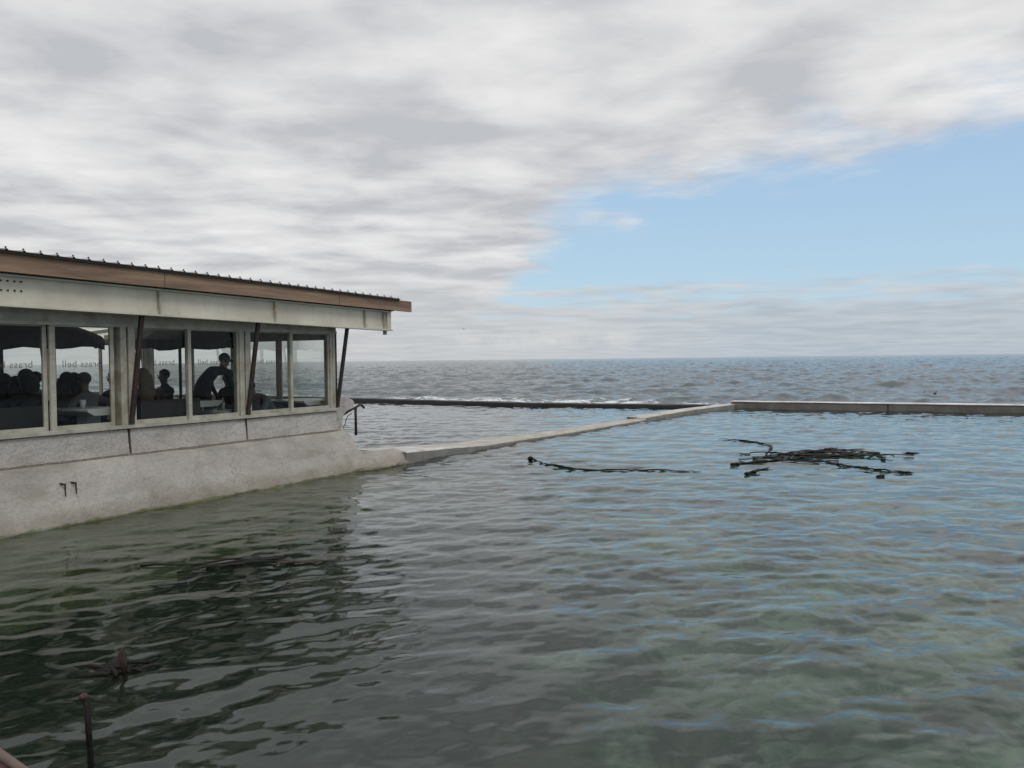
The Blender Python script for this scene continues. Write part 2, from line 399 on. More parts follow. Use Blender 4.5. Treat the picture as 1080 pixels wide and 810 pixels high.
# pool floor with weed, seabed as one sheet beyond the horizon
def bed_mat():
    mt, nt, out = new_mat('weedy_pool_floor')
    pos = N(nt, 'ShaderNodeNewGeometry').outputs['Position']
    f = noise(nt, pos, 1.1, 7, .6, .8)
    sx_ = N(nt, 'ShaderNodeSeparateXYZ'); nt.links.new(pos, sx_.inputs[0])
    off = ramp(nt, mathn(nt, 'MULTIPLY_ADD', sx_.outputs[0], 1 / 16, .5), [(.42, g(0)), (.60, g(.27))])  # dark of the building's reflection put into the floor colour, besides the weed
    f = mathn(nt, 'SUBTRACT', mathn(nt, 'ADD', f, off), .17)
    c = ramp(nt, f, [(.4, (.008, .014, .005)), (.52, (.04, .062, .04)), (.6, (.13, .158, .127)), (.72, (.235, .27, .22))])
    c = mixc(nt, ramp(nt, noise(nt, pos, 3.5, 6, .7), [(.4, g(.55)), (.6, g(0))]), c, (.012, .02, .008))
    b = N(nt, 'ShaderNodeBsdfPrincipled', i_Roughness=.95); nt.links.new(c, b.inputs['Base Color']); nt.links.new(b.outputs[0], out.inputs['Surface']); return mt
gx = np.linspace(-70, 75, 300)[:, None] + 0 * np.linspace(-3, 90, 260)[None, :]
gy = 0 * gx + np.linspace(-3, 90, 260)[None, :]
Zb = -1.25 + .16 * sample(T3, 60, gx * 6, gy * 6)
bed = bed_mat()
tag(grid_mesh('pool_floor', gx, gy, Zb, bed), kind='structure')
gx = np.linspace(-30000, 30000, 12)[:, None] + np.zeros((1, 12)); gy = gx.T.copy()
tag(grid_mesh('seabed', gx, gy, gx * 0 - 4.5, bed), kind='structure')

# ------------------------------------------------------------------ concrete walls in the water
def lumpy(v, s=.02, f=3.0):
    from mathutils import noise as mn
    v = Vector(v); return v + Vector((mn.noise(v * f), mn.noise(v * f + Vector((9, 3, 1))), mn.noise(v * f + Vector((2, 7, 5))))) * s
def strip_wall(pts, widths, tops, bottom=-1.4, lump=.015, step=.35, batter=.0, edge=.03):
    """pts = front foot line (x,y) left to right; the wall's thickness lies on the far side"""
    mb = MB(); rings = []
    for i in range(len(pts) - 1):
        a, b = Vector(pts[i]).to_2d(), Vector(pts[i + 1]).to_2d(); L = (b - a).length; n = max(1, int(L / step)) if L < 40 else 60
        dd = (b - a).normalized(); nn = Vector((-dd.y, dd.x))
        if i == 0: last_n = nn
        for j in range(n + (1 if i == len(pts) - 2 else 0)):
            q = j / n; p = a.lerp(b, q); w = widths[i] * (1 - q) + widths[i + 1] * q; h = tops[i] * (1 - q) + tops[i + 1] * q
            prof = [(0, bottom), (0, max(-.05, bottom + .002)), (.0, h - edge), (edge, h), (w * .5, h + .004), (w - edge, h), (w, h - edge), (w, bottom)]
            ring = []
            for off, z in prof:
                v = (p.x + nn.x * off, p.y + nn.y * off, z); ring.append(lumpy(v, lump, 2.7) if z > -.5 else Vector(v))
            rings.append(ring)
    mb.loft(rings); return mb
lw = [left_wall[k].to_2d() for k in (3, 2, 1, 0)]
root = empty('pool_wall', (0, 0, 0), 0, 'long low black wet wall at the far left edge of the pool with foam washing over it', 'pool wall')
strip_wall(lw, [.5] * 4, [.16, .16, .14, .12], lump=.02, step=.5).build('wall_body', M['darkwall'], root)
sw = MB()
lp = [Vector(p) for p in lw]
# thin sheet of wet pale render left on the crest
rw = [right_wall[k].to_2d() for k in (0, 1, 2)]
root = empty('pool_wall', (0, 0, 0), 0, 'straight grey brown sea wall with pale top edge at the far right of the pool', 'pool wall')
strip_wall(rw, [.45] * 3, [.225, .235, .235], lump=.012, step=.4).build('wall_body', M['greywall'], root)
cp = []
for p in rw: cp.append(p)
ddr = (rw[1] - rw[0]).normalized(); nnr = Vector((-ddr.y, ddr.x))
mbc = strip_wall([p - nnr * .02 for p in rw], [.49] * 3, [.25, .26, .26], bottom=.228, lump=.01, step=.5, edge=.012)
mbc.build('coping', M['walltop'], root)
for q in (5.1, 12.0):
    p = rw[0] + ddr * q; j = MB(); j.add([(p.x + ddr.x * a - nnr.x * .012, p.y + ddr.y * a - nnr.y * .012, z) for a, z in ((0, -.05), (.03, -.05), (.025, .23), (-.01, .23))] +
        [(p.x + ddr.x * a + nnr.x * .02, p.y + ddr.y * a + nnr.y * .02, z) for a, z in ((0, -.05), (.03, -.05), (.025, .23), (-.01, .23))],
        [(0, 1, 2, 3), (7, 6, 5, 4), (0, 4, 5, 1), (1, 5, 6, 2), (2, 6, 7, 3), (3, 7, 4, 0)])
    j.build('joint', M['groove_and_shadow'], root)

# diagonal wall dividing the pool
dpx = [(429, 489), (470, 480.5), (513, 473), (560, 464.5), (603, 458), (680, 444.5), (682, 444.3), (730, 436), (775, 430.6)]
dp = [water_pt(*p).to_2d() for p in dpx]
root = empty('dividing_wall', (0, 0, 0), 0, 'pale low concrete wall running diagonally from the building out across the pool', 'pool wall')
strip_wall(dp, [1.2, 1.05, .9, .78, .68, .6, .6, .55, .5], [.20, .14, .07, .05, .05, .05, .11, .12, .14], lump=.006, edge=.014, step=.3).build('wall_body', [M['walltop'], surf('shaded_damp_concrete_face', (.13, .125, .11), (.22, .21, .19), 4, .7, .6, 20)], root, smooth=False)
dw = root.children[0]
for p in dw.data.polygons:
    if abs(p.normal.z) < .6: p.material_index = 1  # steep faces darker than the top: shade put into the colour, along with damp
# broken block where it meets the plinth
ck = MB(); a0 = water_pt(392, 497).to_2d(); a1 = dp[0]; dd = (a1 - a0).normalized(); nn = Vector((-dd.y, dd.x))
rings = []
for i in range(14):
    q = i / 13; p = a0 - dd * .25 + (a1 - a0 + dd * .35) * q + nn * .3 * max(0, 1 - q * 3.5); h = .235 - .03 * q + .03 * math.sin(q * 9)
    ring = []
    for off, z in ((-.03, -1), (-.02, -.05), (0, .05), (.08, h - .05), (.2, h), (.45, h + .02), (.7, h - .01), (.95, h - .02), (1.05, h - .1), (1.1, -1)):
        v = Vector((p.x + nn.x * off, p.y + nn.y * off, z)); ring.append(lumpy(lumpy(v, .07, 2.2), .05, 6) if z > -.5 else v)
    rings.append(ring)
ck.loft(rings); tagb = ck.build('rubble_block', concrete_mat('pinkish_concrete', (.33, .305, .28), (.46, .43, .40)), root, smooth=False)
tagb['label'] = 'broken pinkish concrete end'

# ------------------------------------------------------------------ plinth with battered face
broot = empty('sea_plinth', P0, BROT, 'rough pale concrete plinth sloping into the water under the glazed building', 'plinth')
prof = [(.0, .64), (-.07, .645), (-.16, .60), (-.30, .38), (-.42, .18), (-.50, .01), (-.66, -.045), (-1.1, -.10), (-1.8, -.28), (-2.9, -1.4)]
mb = MB(); rings = []
svals = list(np.arange(-16, .02, .16)) + [.1, .17]
for s_ in svals:
    q = max(0, min(1, (s_ + .3) / .5))
    ring = [Vector((s_, 4.9, -1.5)), Vector((s_, 4.9, .45)), Vector((s_, .12, .45)), Vector((s_, .12, .64))]
    for t_, z_ in prof:
        v = Vector((s_, t_, z_))
        ring.append(lumpy(lumpy(v, .05, 1.3), .022, 5) if z_ < .62 else lumpy(v, .012, 4))
    rings.append(ring)
# end face pushed outward, ragged
for k, (es, w) in enumerate(((.24, .25), (.33, .55), (.45, 1.0))):
    ring = [Vector((.22 + k * .05, 4.9, -1.5)), Vector((.22 + k * .05, 4.9, .40 - k * .2)), Vector((.2 + k * .09, .3, .42 - .25 * k)), Vector((.2 + k * .09, .12, .60 - .24 * k))]
    for t_, z_ in prof:
        zz = z_ - (.05, .22, .5)[k] * max(0, (z_ + .3)) / .94 * (1.0 if z_ > -.02 else 0)
        ring.append(lumpy(Vector((.17 + (.03, .07, .12)[k] + (.03 if z_ < .3 else 0), t_, zz)), .05, 5))
    rings.append(ring)
mb.loft(rings); mb.build('plinth_body', M['concrete'], broot, smooth=False)
for px_, n_ in ((62.5, 0), (74, 1)):           # two rusty stubs on the slope
    s1, z1 = fac(px_, 503, -.25)
    b = MB(); b.tube([(s1, -.12, .455), (s1, -.35, .44)], .012, 7); b.tube([(s1, -.345, .452), (s1 + .003, -.35, .36), (s1 + .002, -.352, .285 + .03 * n_)], [.010, .008, .005], 6)
    b.build('rusty_stub', M['rust'], broot)

# ------------------------------------------------------------------ the glazed building
bt = empty('glazed_pavilion', P0, BROT, 'long low cafe with sliding windows, cream steel beam and brown timber roof edge', 'building')
def part(name, mb, mat, **k): return mb.build(name, mat, bt, **k)
S0 = -10.2
posts_s = [0, -2.015, -4.01, -6.03, -8.05, -10.07]
# dwarf wall panels under the windows, joints at the posts
for i in range(5):
    b = MB(); a = posts_s[i + 1] + .018; c = posts_s[i] - .018 + (.03 if i == 0 else 0)
    rings = []
    for s_ in np.linspace(a, c, 14):
        rings.append([Vector((s_, .12, .5)), Vector((s_, .12, .985))] + [lumpy((s_, t_, z_), .008, 4) for t_, z_ in ((.03, .985), (.004, .97), (-.012, .8), (-.03, .66), (-.03, .5))])
    b.loft(rings); part('wall_panel', b, M['panel'])
    b = MB(); b.box((posts_s[i + 1] - .014, -.004, .64), (posts_s[i + 1] + .014, .1, .99)); part('wall_joint', b, M['groove_and_shadow'])
# ragged mortar line between panel and plinth
b = MB(); rings = []
for s_ in np.arange(-10, .03, .05):
    w = .012 + .010 * random.random()
    rings.append([Vector((s_, -.028 - w, .638)), Vector((s_, -.028 - w * .9, .655 + w)), Vector((s_, .0, .665)), Vector((s_, .0, .638))])
b.loft(rings); part('mortar_line', b, surf('brown_mortar', (.13, .1, .08), (.25, .2, .17), 20, .9, .5))
def frame_box(b, s0, s1, t0, t1, z0, z1): b.box((s0, t0, z0), (s1, t1, z1))
# sill and header rails
b = MB(); b.box((S0, -.035, .985), (.03, .125, 1.03)); part('sill', b, M['frame'], bevel=.004)
b = MB(); b.box((S0, .0, 2.285), (.04, .12, 2.46)); part('header', b, M['frame'])
b = MB(); b.box((S0, -.018, 2.255), (.04, .0, 2.295)); part('head_rail', b, M['frame'])
# posts: a pair of channels with a dark slot between
for i, ps in enumerate(posts_s):
    for a, c in ((-.105, -.02), (.01, .11)) if i else ((-.125, -.075), (-.065, .0), (.012, .04)):
        if i == 0 and a > 0: m_ = M['groove_and_shadow']
        else: m_ = M['frame']
        b = MB(); b.box((ps + a, -.012, 1.03), (ps + c, .12, 2.285)); part('post', b, m_, bevel=.004)
    b = MB(); b.box((ps - .018, .035, 1.03), (ps + .008, .118, 2.285)); part('post_slot', b, M['groove_and_shadow'])
# lettering, mirrored as seen from outside the glass
def word_mesh(txt):
    tc_ = bpy.data.curves.new('lettering', 'FONT'); tc_.body = txt; tc_.size = .118; tc_.space_character = 1.08; tc_.extrude = .0006
    to = bpy.data.objects.new('lettering_source', tc_); C.objects.link(to); bpy.context.view_layer.update()
    me = bpy.data.meshes.new_from_object(to.evaluated_get(bpy.context.evaluated_depsgraph_get())); bpy.data.objects.remove(to)
    me.materials.clear(); me.materials.append(M['letter']); wd = max(v.co.x for v in me.vertices)
    for v in me.vertices: x, y, z = v.co; v.co = (-x, z, y)      # stood up facing inward: x runs backwards, y becomes z
    me.flip_normals(); return me, wd
words_ = [word_mesh('brass'), word_mesh('bell')]; gap_ = .045; tw = words_[0][1] + gap_ + words_[1][1]; k_ = .53 / tw
def sash(s0, s1, z0, z1, tt0, tt1, parent, name='sash', left=.05, right=.05, bot=.05, top=.045, text=None, axis='s', const=0):
    """one framed pane: frame mesh, glass child, lettering child"""
    b = MB()
    def bx(a0, a1, t0, t1, h0, h1):
        if axis == 's': b.box((a0, t0, h0), (a1, t1, h1))
        else: b.box((const + t0, a0, h0), (const + t1, a1, h1))
    bx(s0, s0 + left, tt0, tt1, z0, z1); bx(s1 - right, s1, tt0, tt1, z0, z1)
    bx(s0 + left, s1 - right, tt0 + .001, tt1 - .001, z0, z0 + bot); bx(s0 + left, s1 - right, tt0 + .001, tt1 - .001, z1 - top, z1)
    f = b.build(name, M['frame'], parent)
    gm = MB(); tm = (tt0 + tt1) / 2; a0, a1 = s0 + left, s1 - right
    if axis == 's': gm.add([(a0, tm, z0 + bot), (a1, tm, z0 + bot), (a1, tm, z1 - top), (a0, tm, z1 - top)], [(0, 1, 2, 3)])
    else: gm.add([(const + tm, a0, z0 + bot), (const + tm, a1, z0 + bot), (const + tm, a1, z1 - top), (const + tm, a0, z1 - top)], [(0, 1, 2, 3)])
    gm.build('glass_pane', M['glass'], f, fix=False)
    if text is not None:
        for me_, off_ in ((words_[0][0], 0), (words_[1][0], words_[0][1] + gap_)):
            o = bpy.data.objects.new('lettering', me_); C.objects.link(o); o.parent = f
            kk_ = text[2] * k_; o.location = (text[0] + (tw / 2 - off_) * kk_, tm - .004, text[1]); o.scale = (kk_, 1, text[2])
    return f
def bay(i):
    hi, lo = posts_s[i], posts_s[i + 1]
    a, c = lo + .115, hi - .11 - (.02 if i == 0 else 0); mid = (a + c) / 2
    return a, mid, c
for i in range(5):
    a, mid, c = bay(i)
    if i == 2:      # this bay: both sashes slid to the left, leaving a slit on the right
        sash(a - .005, -5.055, 1.03, 2.285, .055, .085, bt, 'window', text=(-5.47, 1.765, .95))
        sash(-5.045, -4.195, 1.03, 2.285, .015, .045, bt, 'window', left=.07, text=(-4.62, 1.765, .98))
    else:
        tx_ = {0: (-1.5, -.6), 1: (-3.46, -2.62), 3: (-7.4, -6.5), 4: (-9.4, -8.5)}[i]
        sash(a, mid + .025, 1.03, 2.285, .05, .08, bt, 'window', left=.02, text=(tx_[0], 1.775, .9))
        sash(mid - .03, c, 1.03, 2.285, .012, .042, bt, 'window', left=.055, right=.03, text=(tx_[1], 1.775, .9) if i != 0 else None)
# far long side and the seaward end
W = 4.45
for i, ps in enumerate(posts_s):
    b = MB(); b.box((ps - .07, W - .02, .45), (ps + .07, W + .1, 2.3)); part('post', b, M['frame'])
b = MB(); b.box((S0, W, .45), (.04, W + .1, 1.12)); part('rear_wall', b, M['panel'])
for a_, c_, h_ in ((S0, -5.6, 2.46), (-5.6, -.9, 2.25), (-.9, .04, 2.46)):
    b = MB(); b.box((a_, W - .01, 2.18), (c_, W + .11, h_)); part('rear_header', b, M['frame'])
for i in range(5):
    a, mid, c = bay(i)
    sash(a - .04, mid, 1.12, 2.18, W + .01, W + .04, bt, 'window', left=.03, right=.03)
    sash(mid - .03, c + .04, 1.12, 2.18, W + .045, W + .075, bt, 'window', left=.03, right=.03)
b = MB(); b.box((-.06, .13, .45), (.03, W - .03, 1.1)); part('end_wall', b, M['panel'])
b = MB(); b.box((-.06, .13, 2.2), (.03, W - .03, 2.45)); part('end_header', b, M['frame'])
for k in range(4):
    a = .15 + k * (W - .2) / 4; c = a + (W - .2) / 4
    sash(a, c - .03, 1.1, 2.2, -.04, -.01, bt, 'window', left=.045, right=.045, axis='t', const=0)
    if k: 
        b = MB(); b.box((-.055, a - .045, 1.1), (.02, a - .005, 2.2)); part('post', b, M['frame'])
b = MB(); b.box((S0, 0.13, .0), (S0 + .1, W, 2.5)); part('end_wall', b, M['ceiling'])
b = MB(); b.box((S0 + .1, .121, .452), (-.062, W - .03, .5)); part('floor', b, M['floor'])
# roof: timber fascia, steel beam, dark ceiling, ribbed sheets
def sl(s, zl, zr, sa=-5.9, sb=1.5): return zl + (zr - zl) * (s - sa) / (sb - sa)
fb0 = lambda s: sl(s, 2.787, 2.672); fb1 = lambda s: sl(s, 2.995, 2.858); bb = lambda s: sl(s, 2.423, 2.322, -5.8, 1.18)
def slab(s0, s1, t0, t1, zlo, zhi, mi=0, mb=None):
    mb = mb or MB(); ss = np.linspace(s0, s1, 9)
    rings = [[Vector((s, t0, zlo(s))), Vector((s, t1, zlo(s))), Vector((s, t1, zhi(s))), Vector((s, t0, zhi(s)))] for s in ss]
    mb.loft(rings, mi=mi); return mb
part('fascia_board', slab(S0, 1.66, -.40, -.345, fb0, fb1), M['wood'])
for s_ in (-7.4, -3.75, -.35):
    b = MB(); b.box((s_ - .003, -.403, fb0(s_) + .002), (s_ + .003, -.398, fb1(s_) - .002)); part('board_joint', b, M['groove_and_shadow'])
part('shadow_strip', slab(S0, 1.2, -.345, -.30, lambda s: fb0(s) - .012, lambda s: fb0(s) + .02), M['groove_and_shadow'])  # dark strip added as the shadow beneath the fascia
beam = part('beam', slab(S0, 1.16, -.27, -.255, lambda s: bb(s) + .03, lambda s: fb0(s) - .012), M['steel'])
def bpart(name, mb, mat, **k): return mb.build(name, mat, beam, **k)
bpart('flange', slab(S0, 1.19, -.33, -.18, bb, lambda s: bb(s) + .022), M['steel'])
bpart('flange_lip', slab(S0, 1.16, -.285, -.27, lambda s: bb(s) + .022, lambda s: bb(s) + .075), M['steel'])
bpart('flange', slab(S0, 1.16, -.32, -.18, lambda s: fb0(s) - .034, lambda s: fb0(s) - .014), M['steel'])
for px_ in (-35, 168, 290, 384.5, 404.5):
    s_ = fac(px_, 330, -.29)[0] if px_ > 0 else -6.35
    b = MB(); b.box((s_ - .014, -.318, bb(s_) + .022), (s_ + .014, -.271, fb0(s_) - .034)); bpart('stiffener', b, M['frame'])
s_ = 1.08; b = MB(); b.box((1.05, -.31, bb(1.1) + .02), (1.16, -.272, fb0(1.1) - .035)); bpart('end_plate', b, M['steel'])
for k in range(8):   # bolt heads left of frame edge
    b = MB(); s_ = -5.78 + (k // 2) * .075; z_ = 2.60 + (k % 2) * .1
    b.tube([(s_, -.271, z_), (s_, -.283, z_)], .011, 6); bpart('bolt', b, M['rust'])
s_ = fac(407, 350, -.27)[0]
b = MB(); b.tube([(s_, -.25, bb(s_)), (s_, -.25, bb(s_) - .07)], .035, 10); part('drain_pipe', b, M['frame'])
# soffit between beam and window header
part('soffit', slab(S0, 1.15, -.255, .12, lambda s: bb(s) + .06, lambda s: bb(s) + .09), M['ceiling'])
part('end_board', slab(1.12, 1.15, -.25, W + .3, lambda s: bb(s) + .095, lambda s: fb0(s)), M['frame'])
# roof sheets (pitch falls toward the sea front); middle strip over the left bays lets light through
rz = lambda s: fb1(s) + .02
def ribbed(s0, s1, t0, t1, name, mat, pitch=.195, rz=rz, dz1=.12):
    mb = MB(); ss = []; s = s0
    prof = [(0, 0), (.08, 0), (.09, .014), (.11, .014), (.12, 0)]
    while s < s1 - .01:
        for dx, dz in prof:
            if s + dx <= s1: ss.append((s + dx, dz))
        s += pitch
    ss.append((s1, 0))
    top0 = [Vector((s, t0, rz(s) + dz)) for s, dz in ss]; top1 = [Vector((s, t1, rz(s) + dz + dz1)) for s, dz in ss]
    bot0 = [v - Vector((0, 0, .006)) for v in top0]; bot1 = [v - Vector((0, 0, .006)) for v in top1]
    n = len(ss); mb.add(top0 + top1 + bot0 + bot1,
        [(i, i + 1, n + i + 1, n + i) for i in range(n - 1)] + [(2 * n + i, 3 * n + i, 3 * n + i + 1, 2 * n + i + 1) for i in range(n - 1)] +
        [(i, 2 * n + i, 2 * n + i + 1, i + 1) for i in range(n - 1)] + [(n + i, n + i + 1, 3 * n + i + 1, 3 * n + i) for i in range(n - 1)] +
        [(0, n, 3 * n, 2 * n), (n - 1, 3 * n - 1, 4 * n - 1, 2 * n - 1)])
    return part(name, mb, mat, fix=False)
LS, LE = -5.6, -.9
ribbed(S0, 1.30, -.44, 1.7, 'roof_sheet', M['roof'])
ribbed(S0, LS, 1.7, W + .4, 'roof_sheet', M['roof']); ribbed(LS, LE, 1.7, W + .45, 'skylight_sheet', M['sheet'], rz=lambda s: 2.5, dz1=-.2); ribbed(LE, 1.30, 1.7, W + .4, 'roof_sheet', M['roof'])
part('eaves_flashing', slab(S0, 1.26, -.43, -.405, lambda s: fb1(s) - .012, lambda s: fb1(s) + .012), M['groove_and_shadow'])
s_ = -9.9
while s_ < 1.2:
    b = MB(); s2 = s_; b.tube([(s2, -.415, rz(s2) + .0), (s2, -.415, rz(s2) + .036)], .008, 6); b.tube([(s2, -.415, rz(s2) + .027), (s2, -.415, rz(s2) + .033)], .012, 6)
    part('roof_screw', b, M['screw']); s_ += .195
# dark ceiling boards where the roof is opaque
for a, c in ((S0 + .1, LS), (LE, -.06)):
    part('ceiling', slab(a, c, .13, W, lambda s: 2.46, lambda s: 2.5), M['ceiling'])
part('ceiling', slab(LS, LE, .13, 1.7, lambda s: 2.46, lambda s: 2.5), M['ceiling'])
for k in range(3):
    s_ = LS + (k + .5) * (LE - LS) / 3; b = MB(); b.add([(s_ + a, t_, z_) for t_, z_ in ((1.7, 2.44), (W, 2.255), (W, 2.31), (1.7, 2.495)) for a in (-.02, .02)], [(0, 2, 4, 6), (7, 5, 3, 1), (0, 1, 3, 2), (2, 3, 5, 4), (4, 5, 7, 6), (6, 7, 1, 0)]); part('rafter', b, M['frame'])
b = MB(); b.box((S0, W - .35, 2.12), (-.1, W - .27, 2.18)); 
# raking braces from the post foot to the beam
for i, ps in enumerate(posts_s[:5]):
    b = MB(); p0_, p1_ = Vector((ps + .03, -.02, 1.14)), Vector((ps + .03, -.235, bb(ps) + .01))
    b.add([p0_ + Vector((a, t_, 0)) for a, t_ in ((-.028, -.03), (.028, -.03), (.028, .01), (-.028, .01))] + [p1_ + Vector((a, t_, 0)) for a, t_ in ((-.028, -.03), (.028, -.03), (.028, .01), (-.028, .01))],
          [(0, 3, 2, 1), (4, 5, 6, 7), (0, 1, 5, 4), (1, 2, 6, 5), (2, 3, 7, 6), (3, 0, 4, 7)])
    part('brace', b, M['rust'])
    b = MB(); b.box((ps + .0, -.045, 1.04), (ps + .055, -.01, 1.15)); part('brace_foot', b, M['rust'])
for i, ps in enumerate(posts_s[:5]):
    b = MB(); b.tube([(ps + .03, W + .12, 1.15), (ps + .03, W + .34, 2.4)], .028, 6); part('brace', b, M['rust'])

# concrete scroll end beside the last post
e = empty('concrete_bracket', P0, BROT, 'curved concrete end piece beside the last window post, hollowed underneath', 'concrete block')
poly = [(355, 421), (357, 419.5), (368, 419.8), (372, 421.5), (374, 424.5), (373, 428), (370, 431), (365.5, 434), (362.5, 438), (361, 444), (361, 449), (359, 455), (356, 456), (354, 440)]
prof_ = [fac(x, y, 0.1) for x, y in poly]; cx = fac(354.5, 430, .1)[0]
prof_ = [(max(s, .045), z) for s, z in prof_]
b = MB(); b.prism(prof_, .1, .42); b.build('bracket_body', M['panel'], e, bevel=.01)
b = MB(); pts = [(fac(x, y, .2)[0], .2, fac(x, y, .2)[1]) for x, y in ((371, 436), (367.5, 438), (365, 442), (364, 447), (361.5, 452))]
b.tube(pts, .007, 5); b.build('bent_rebar', M['rust'], e)
# handrail on the plinth
hr = empty('handrail', P0, BROT, 'short dark metal handrail on the plinth end beside the concrete bracket', 'handrail')
q = lambda x, y, t=.25: (fac(x, y, t)[0], t, fac(x, y, t)[1])
b = MB(); b.tube([q(361.5, 437.5), q(368, 433.5), q(379, 427.5), q(381, 427), q(384, 430)], .022, 8); b.build('rail', M['rust'], hr, smooth=True)
b = MB(); p_ = q(375, 429.5); b.tube([p_, (p_[0], p_[1], .5)], .024, 8); b.build('rail_post', M['rust'], hr, smooth=True)

# ------------------------------------------------------------------ inside: parasols, tables, benches, people
FL = .46
def parasol(s, t, half, zr, zp, label, rz=0):
    r = empty('parasol', B(s, t, FL), BROT + rz, label, 'parasol', None)
    k = 12; b = MB(); rings = []
    for lv in range(k + 1):
        q_ = lv / k; rad = half * (1 - q_) + .03; z = zr - FL + (zp - zr) * (q_ ** .85); ring = []
        for j in range(32):
            a = j / 32 * 8; c0 = int(a); fr_ = a - c0
            pa = Vector((math.cos(c0 * math.pi / 4 + .39), math.sin(c0 * math.pi / 4 + .39))); pb = Vector((math.cos((c0 + 1) * math.pi / 4 + .39), math.sin((c0 + 1) * math.pi / 4 + .39)))
            p = pa.lerp(pb, fr_) * rad; sag = -.05 * math.sin(math.pi * fr_) * (1 - q_)
            ring.append(Vector((p.x, p.y, z + sag * -.4 + .02 * math.sin(j * 1.7) * (1 - q_))))
        rings.append(ring)
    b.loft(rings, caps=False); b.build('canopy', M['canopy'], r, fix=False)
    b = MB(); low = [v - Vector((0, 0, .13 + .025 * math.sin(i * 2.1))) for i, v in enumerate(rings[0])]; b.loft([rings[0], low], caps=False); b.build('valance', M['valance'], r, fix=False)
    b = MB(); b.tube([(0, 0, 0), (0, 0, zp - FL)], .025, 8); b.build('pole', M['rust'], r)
    b = MB(); b.tube([(0, 0, 0), (0, 0, .06)], [.24, .22], 16); b.build('base', M['rust'], r)
    for j in range(8):
        an = j * math.pi / 4 + .39; b = MB(); b.tube([(math.cos(an) * half * .97, math.sin(an) * half * .97, zr - FL - .01), (0, 0, zp - FL - .05)], .01, 5); b.build('rib', M['rust'], r)
    return r
s1 = fac(113, 380, 2.35)[0] - 1.65; s2 = fac(115, 380, 2.3)[0] + 1.35
parasol(s1, 2.35, 1.3, 2.16, 2.62, 'dark parasol indoors behind the leftmost windows')
parasol(s2, 2.3, 1.06, 2.16, 2.62, 'dark parasol indoors behind the third and fourth windows')

def table(s, t, w, dp_, label, z=.78, ped=.2, rz=0):
    r = empty('table', B(s, t, FL), BROT + rz, label, 'table')
    b = MB(); h = z; pr = [(-w / 2, h), (w / 2, h), (w / 2, h - .03), (w / 2 - .09, h - .085), (-w / 2 + .09, h - .085), (-w / 2, h - .03)]
    b.prism(pr, -dp_ / 2, dp_ / 2); b.build('table_top', M['white_table'], r, bevel=.006)
    b = MB(); b.box((-ped / 2, -ped / 2, 0), (ped / 2, ped / 2, h - .086)); b.build('pedestal', M['white_table'], r, bevel=.008)
    return r
def sx(px, t): return fac(px, 400, t)[0]
table(sx(93, .62), .62, .62, .8, 'white pedestal table behind the second window from the left')
table(sx(199, .95), .95, .55, .8, 'white pedestal table behind the fourth window from the left')
table(sx(318, .75), .75, .9, .9, 'wide pale table behind the two windows nearest the sea', z=.7)
table(sx(232, .7), .7, .5, .7, 'dim low table in front of the leaning man', z=.62)
def bench(s, t, L, label, rz=0, back=.85):
    r = empty('bench', B(s, t, FL), BROT + rz, label, 'bench')
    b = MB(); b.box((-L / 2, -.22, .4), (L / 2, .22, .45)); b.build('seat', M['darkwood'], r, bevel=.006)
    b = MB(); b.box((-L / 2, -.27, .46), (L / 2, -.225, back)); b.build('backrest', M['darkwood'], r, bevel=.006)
    for a in (-1, 1):
        for c in (-1, 1):
            b = MB(); b.box((a * (L / 2 - .08) - .03, c * .17 - .03, 0), (a * (L / 2 - .08) + .03, c * .17 + .03, .4)); b.build('leg', M['darkwood'], r)
    return r
bench(sx(8, .55), .55, .8, 'dark wooden bench against the glass of the leftmost window')
bench(sx(166, .5), .5, 1.0, 'dark wooden bench against the glass of the third window')
bench(sx(70, 2.0), 2.0, .9, 'dark wooden bench deep inside the second window')
bench(sx(246, .5), .5, .55, 'dark wooden bench at the right of the fourth window')
bench(sx(285, .45), .45, .6, 'dark wooden bench under the man in the grey green shirt', back=.6)

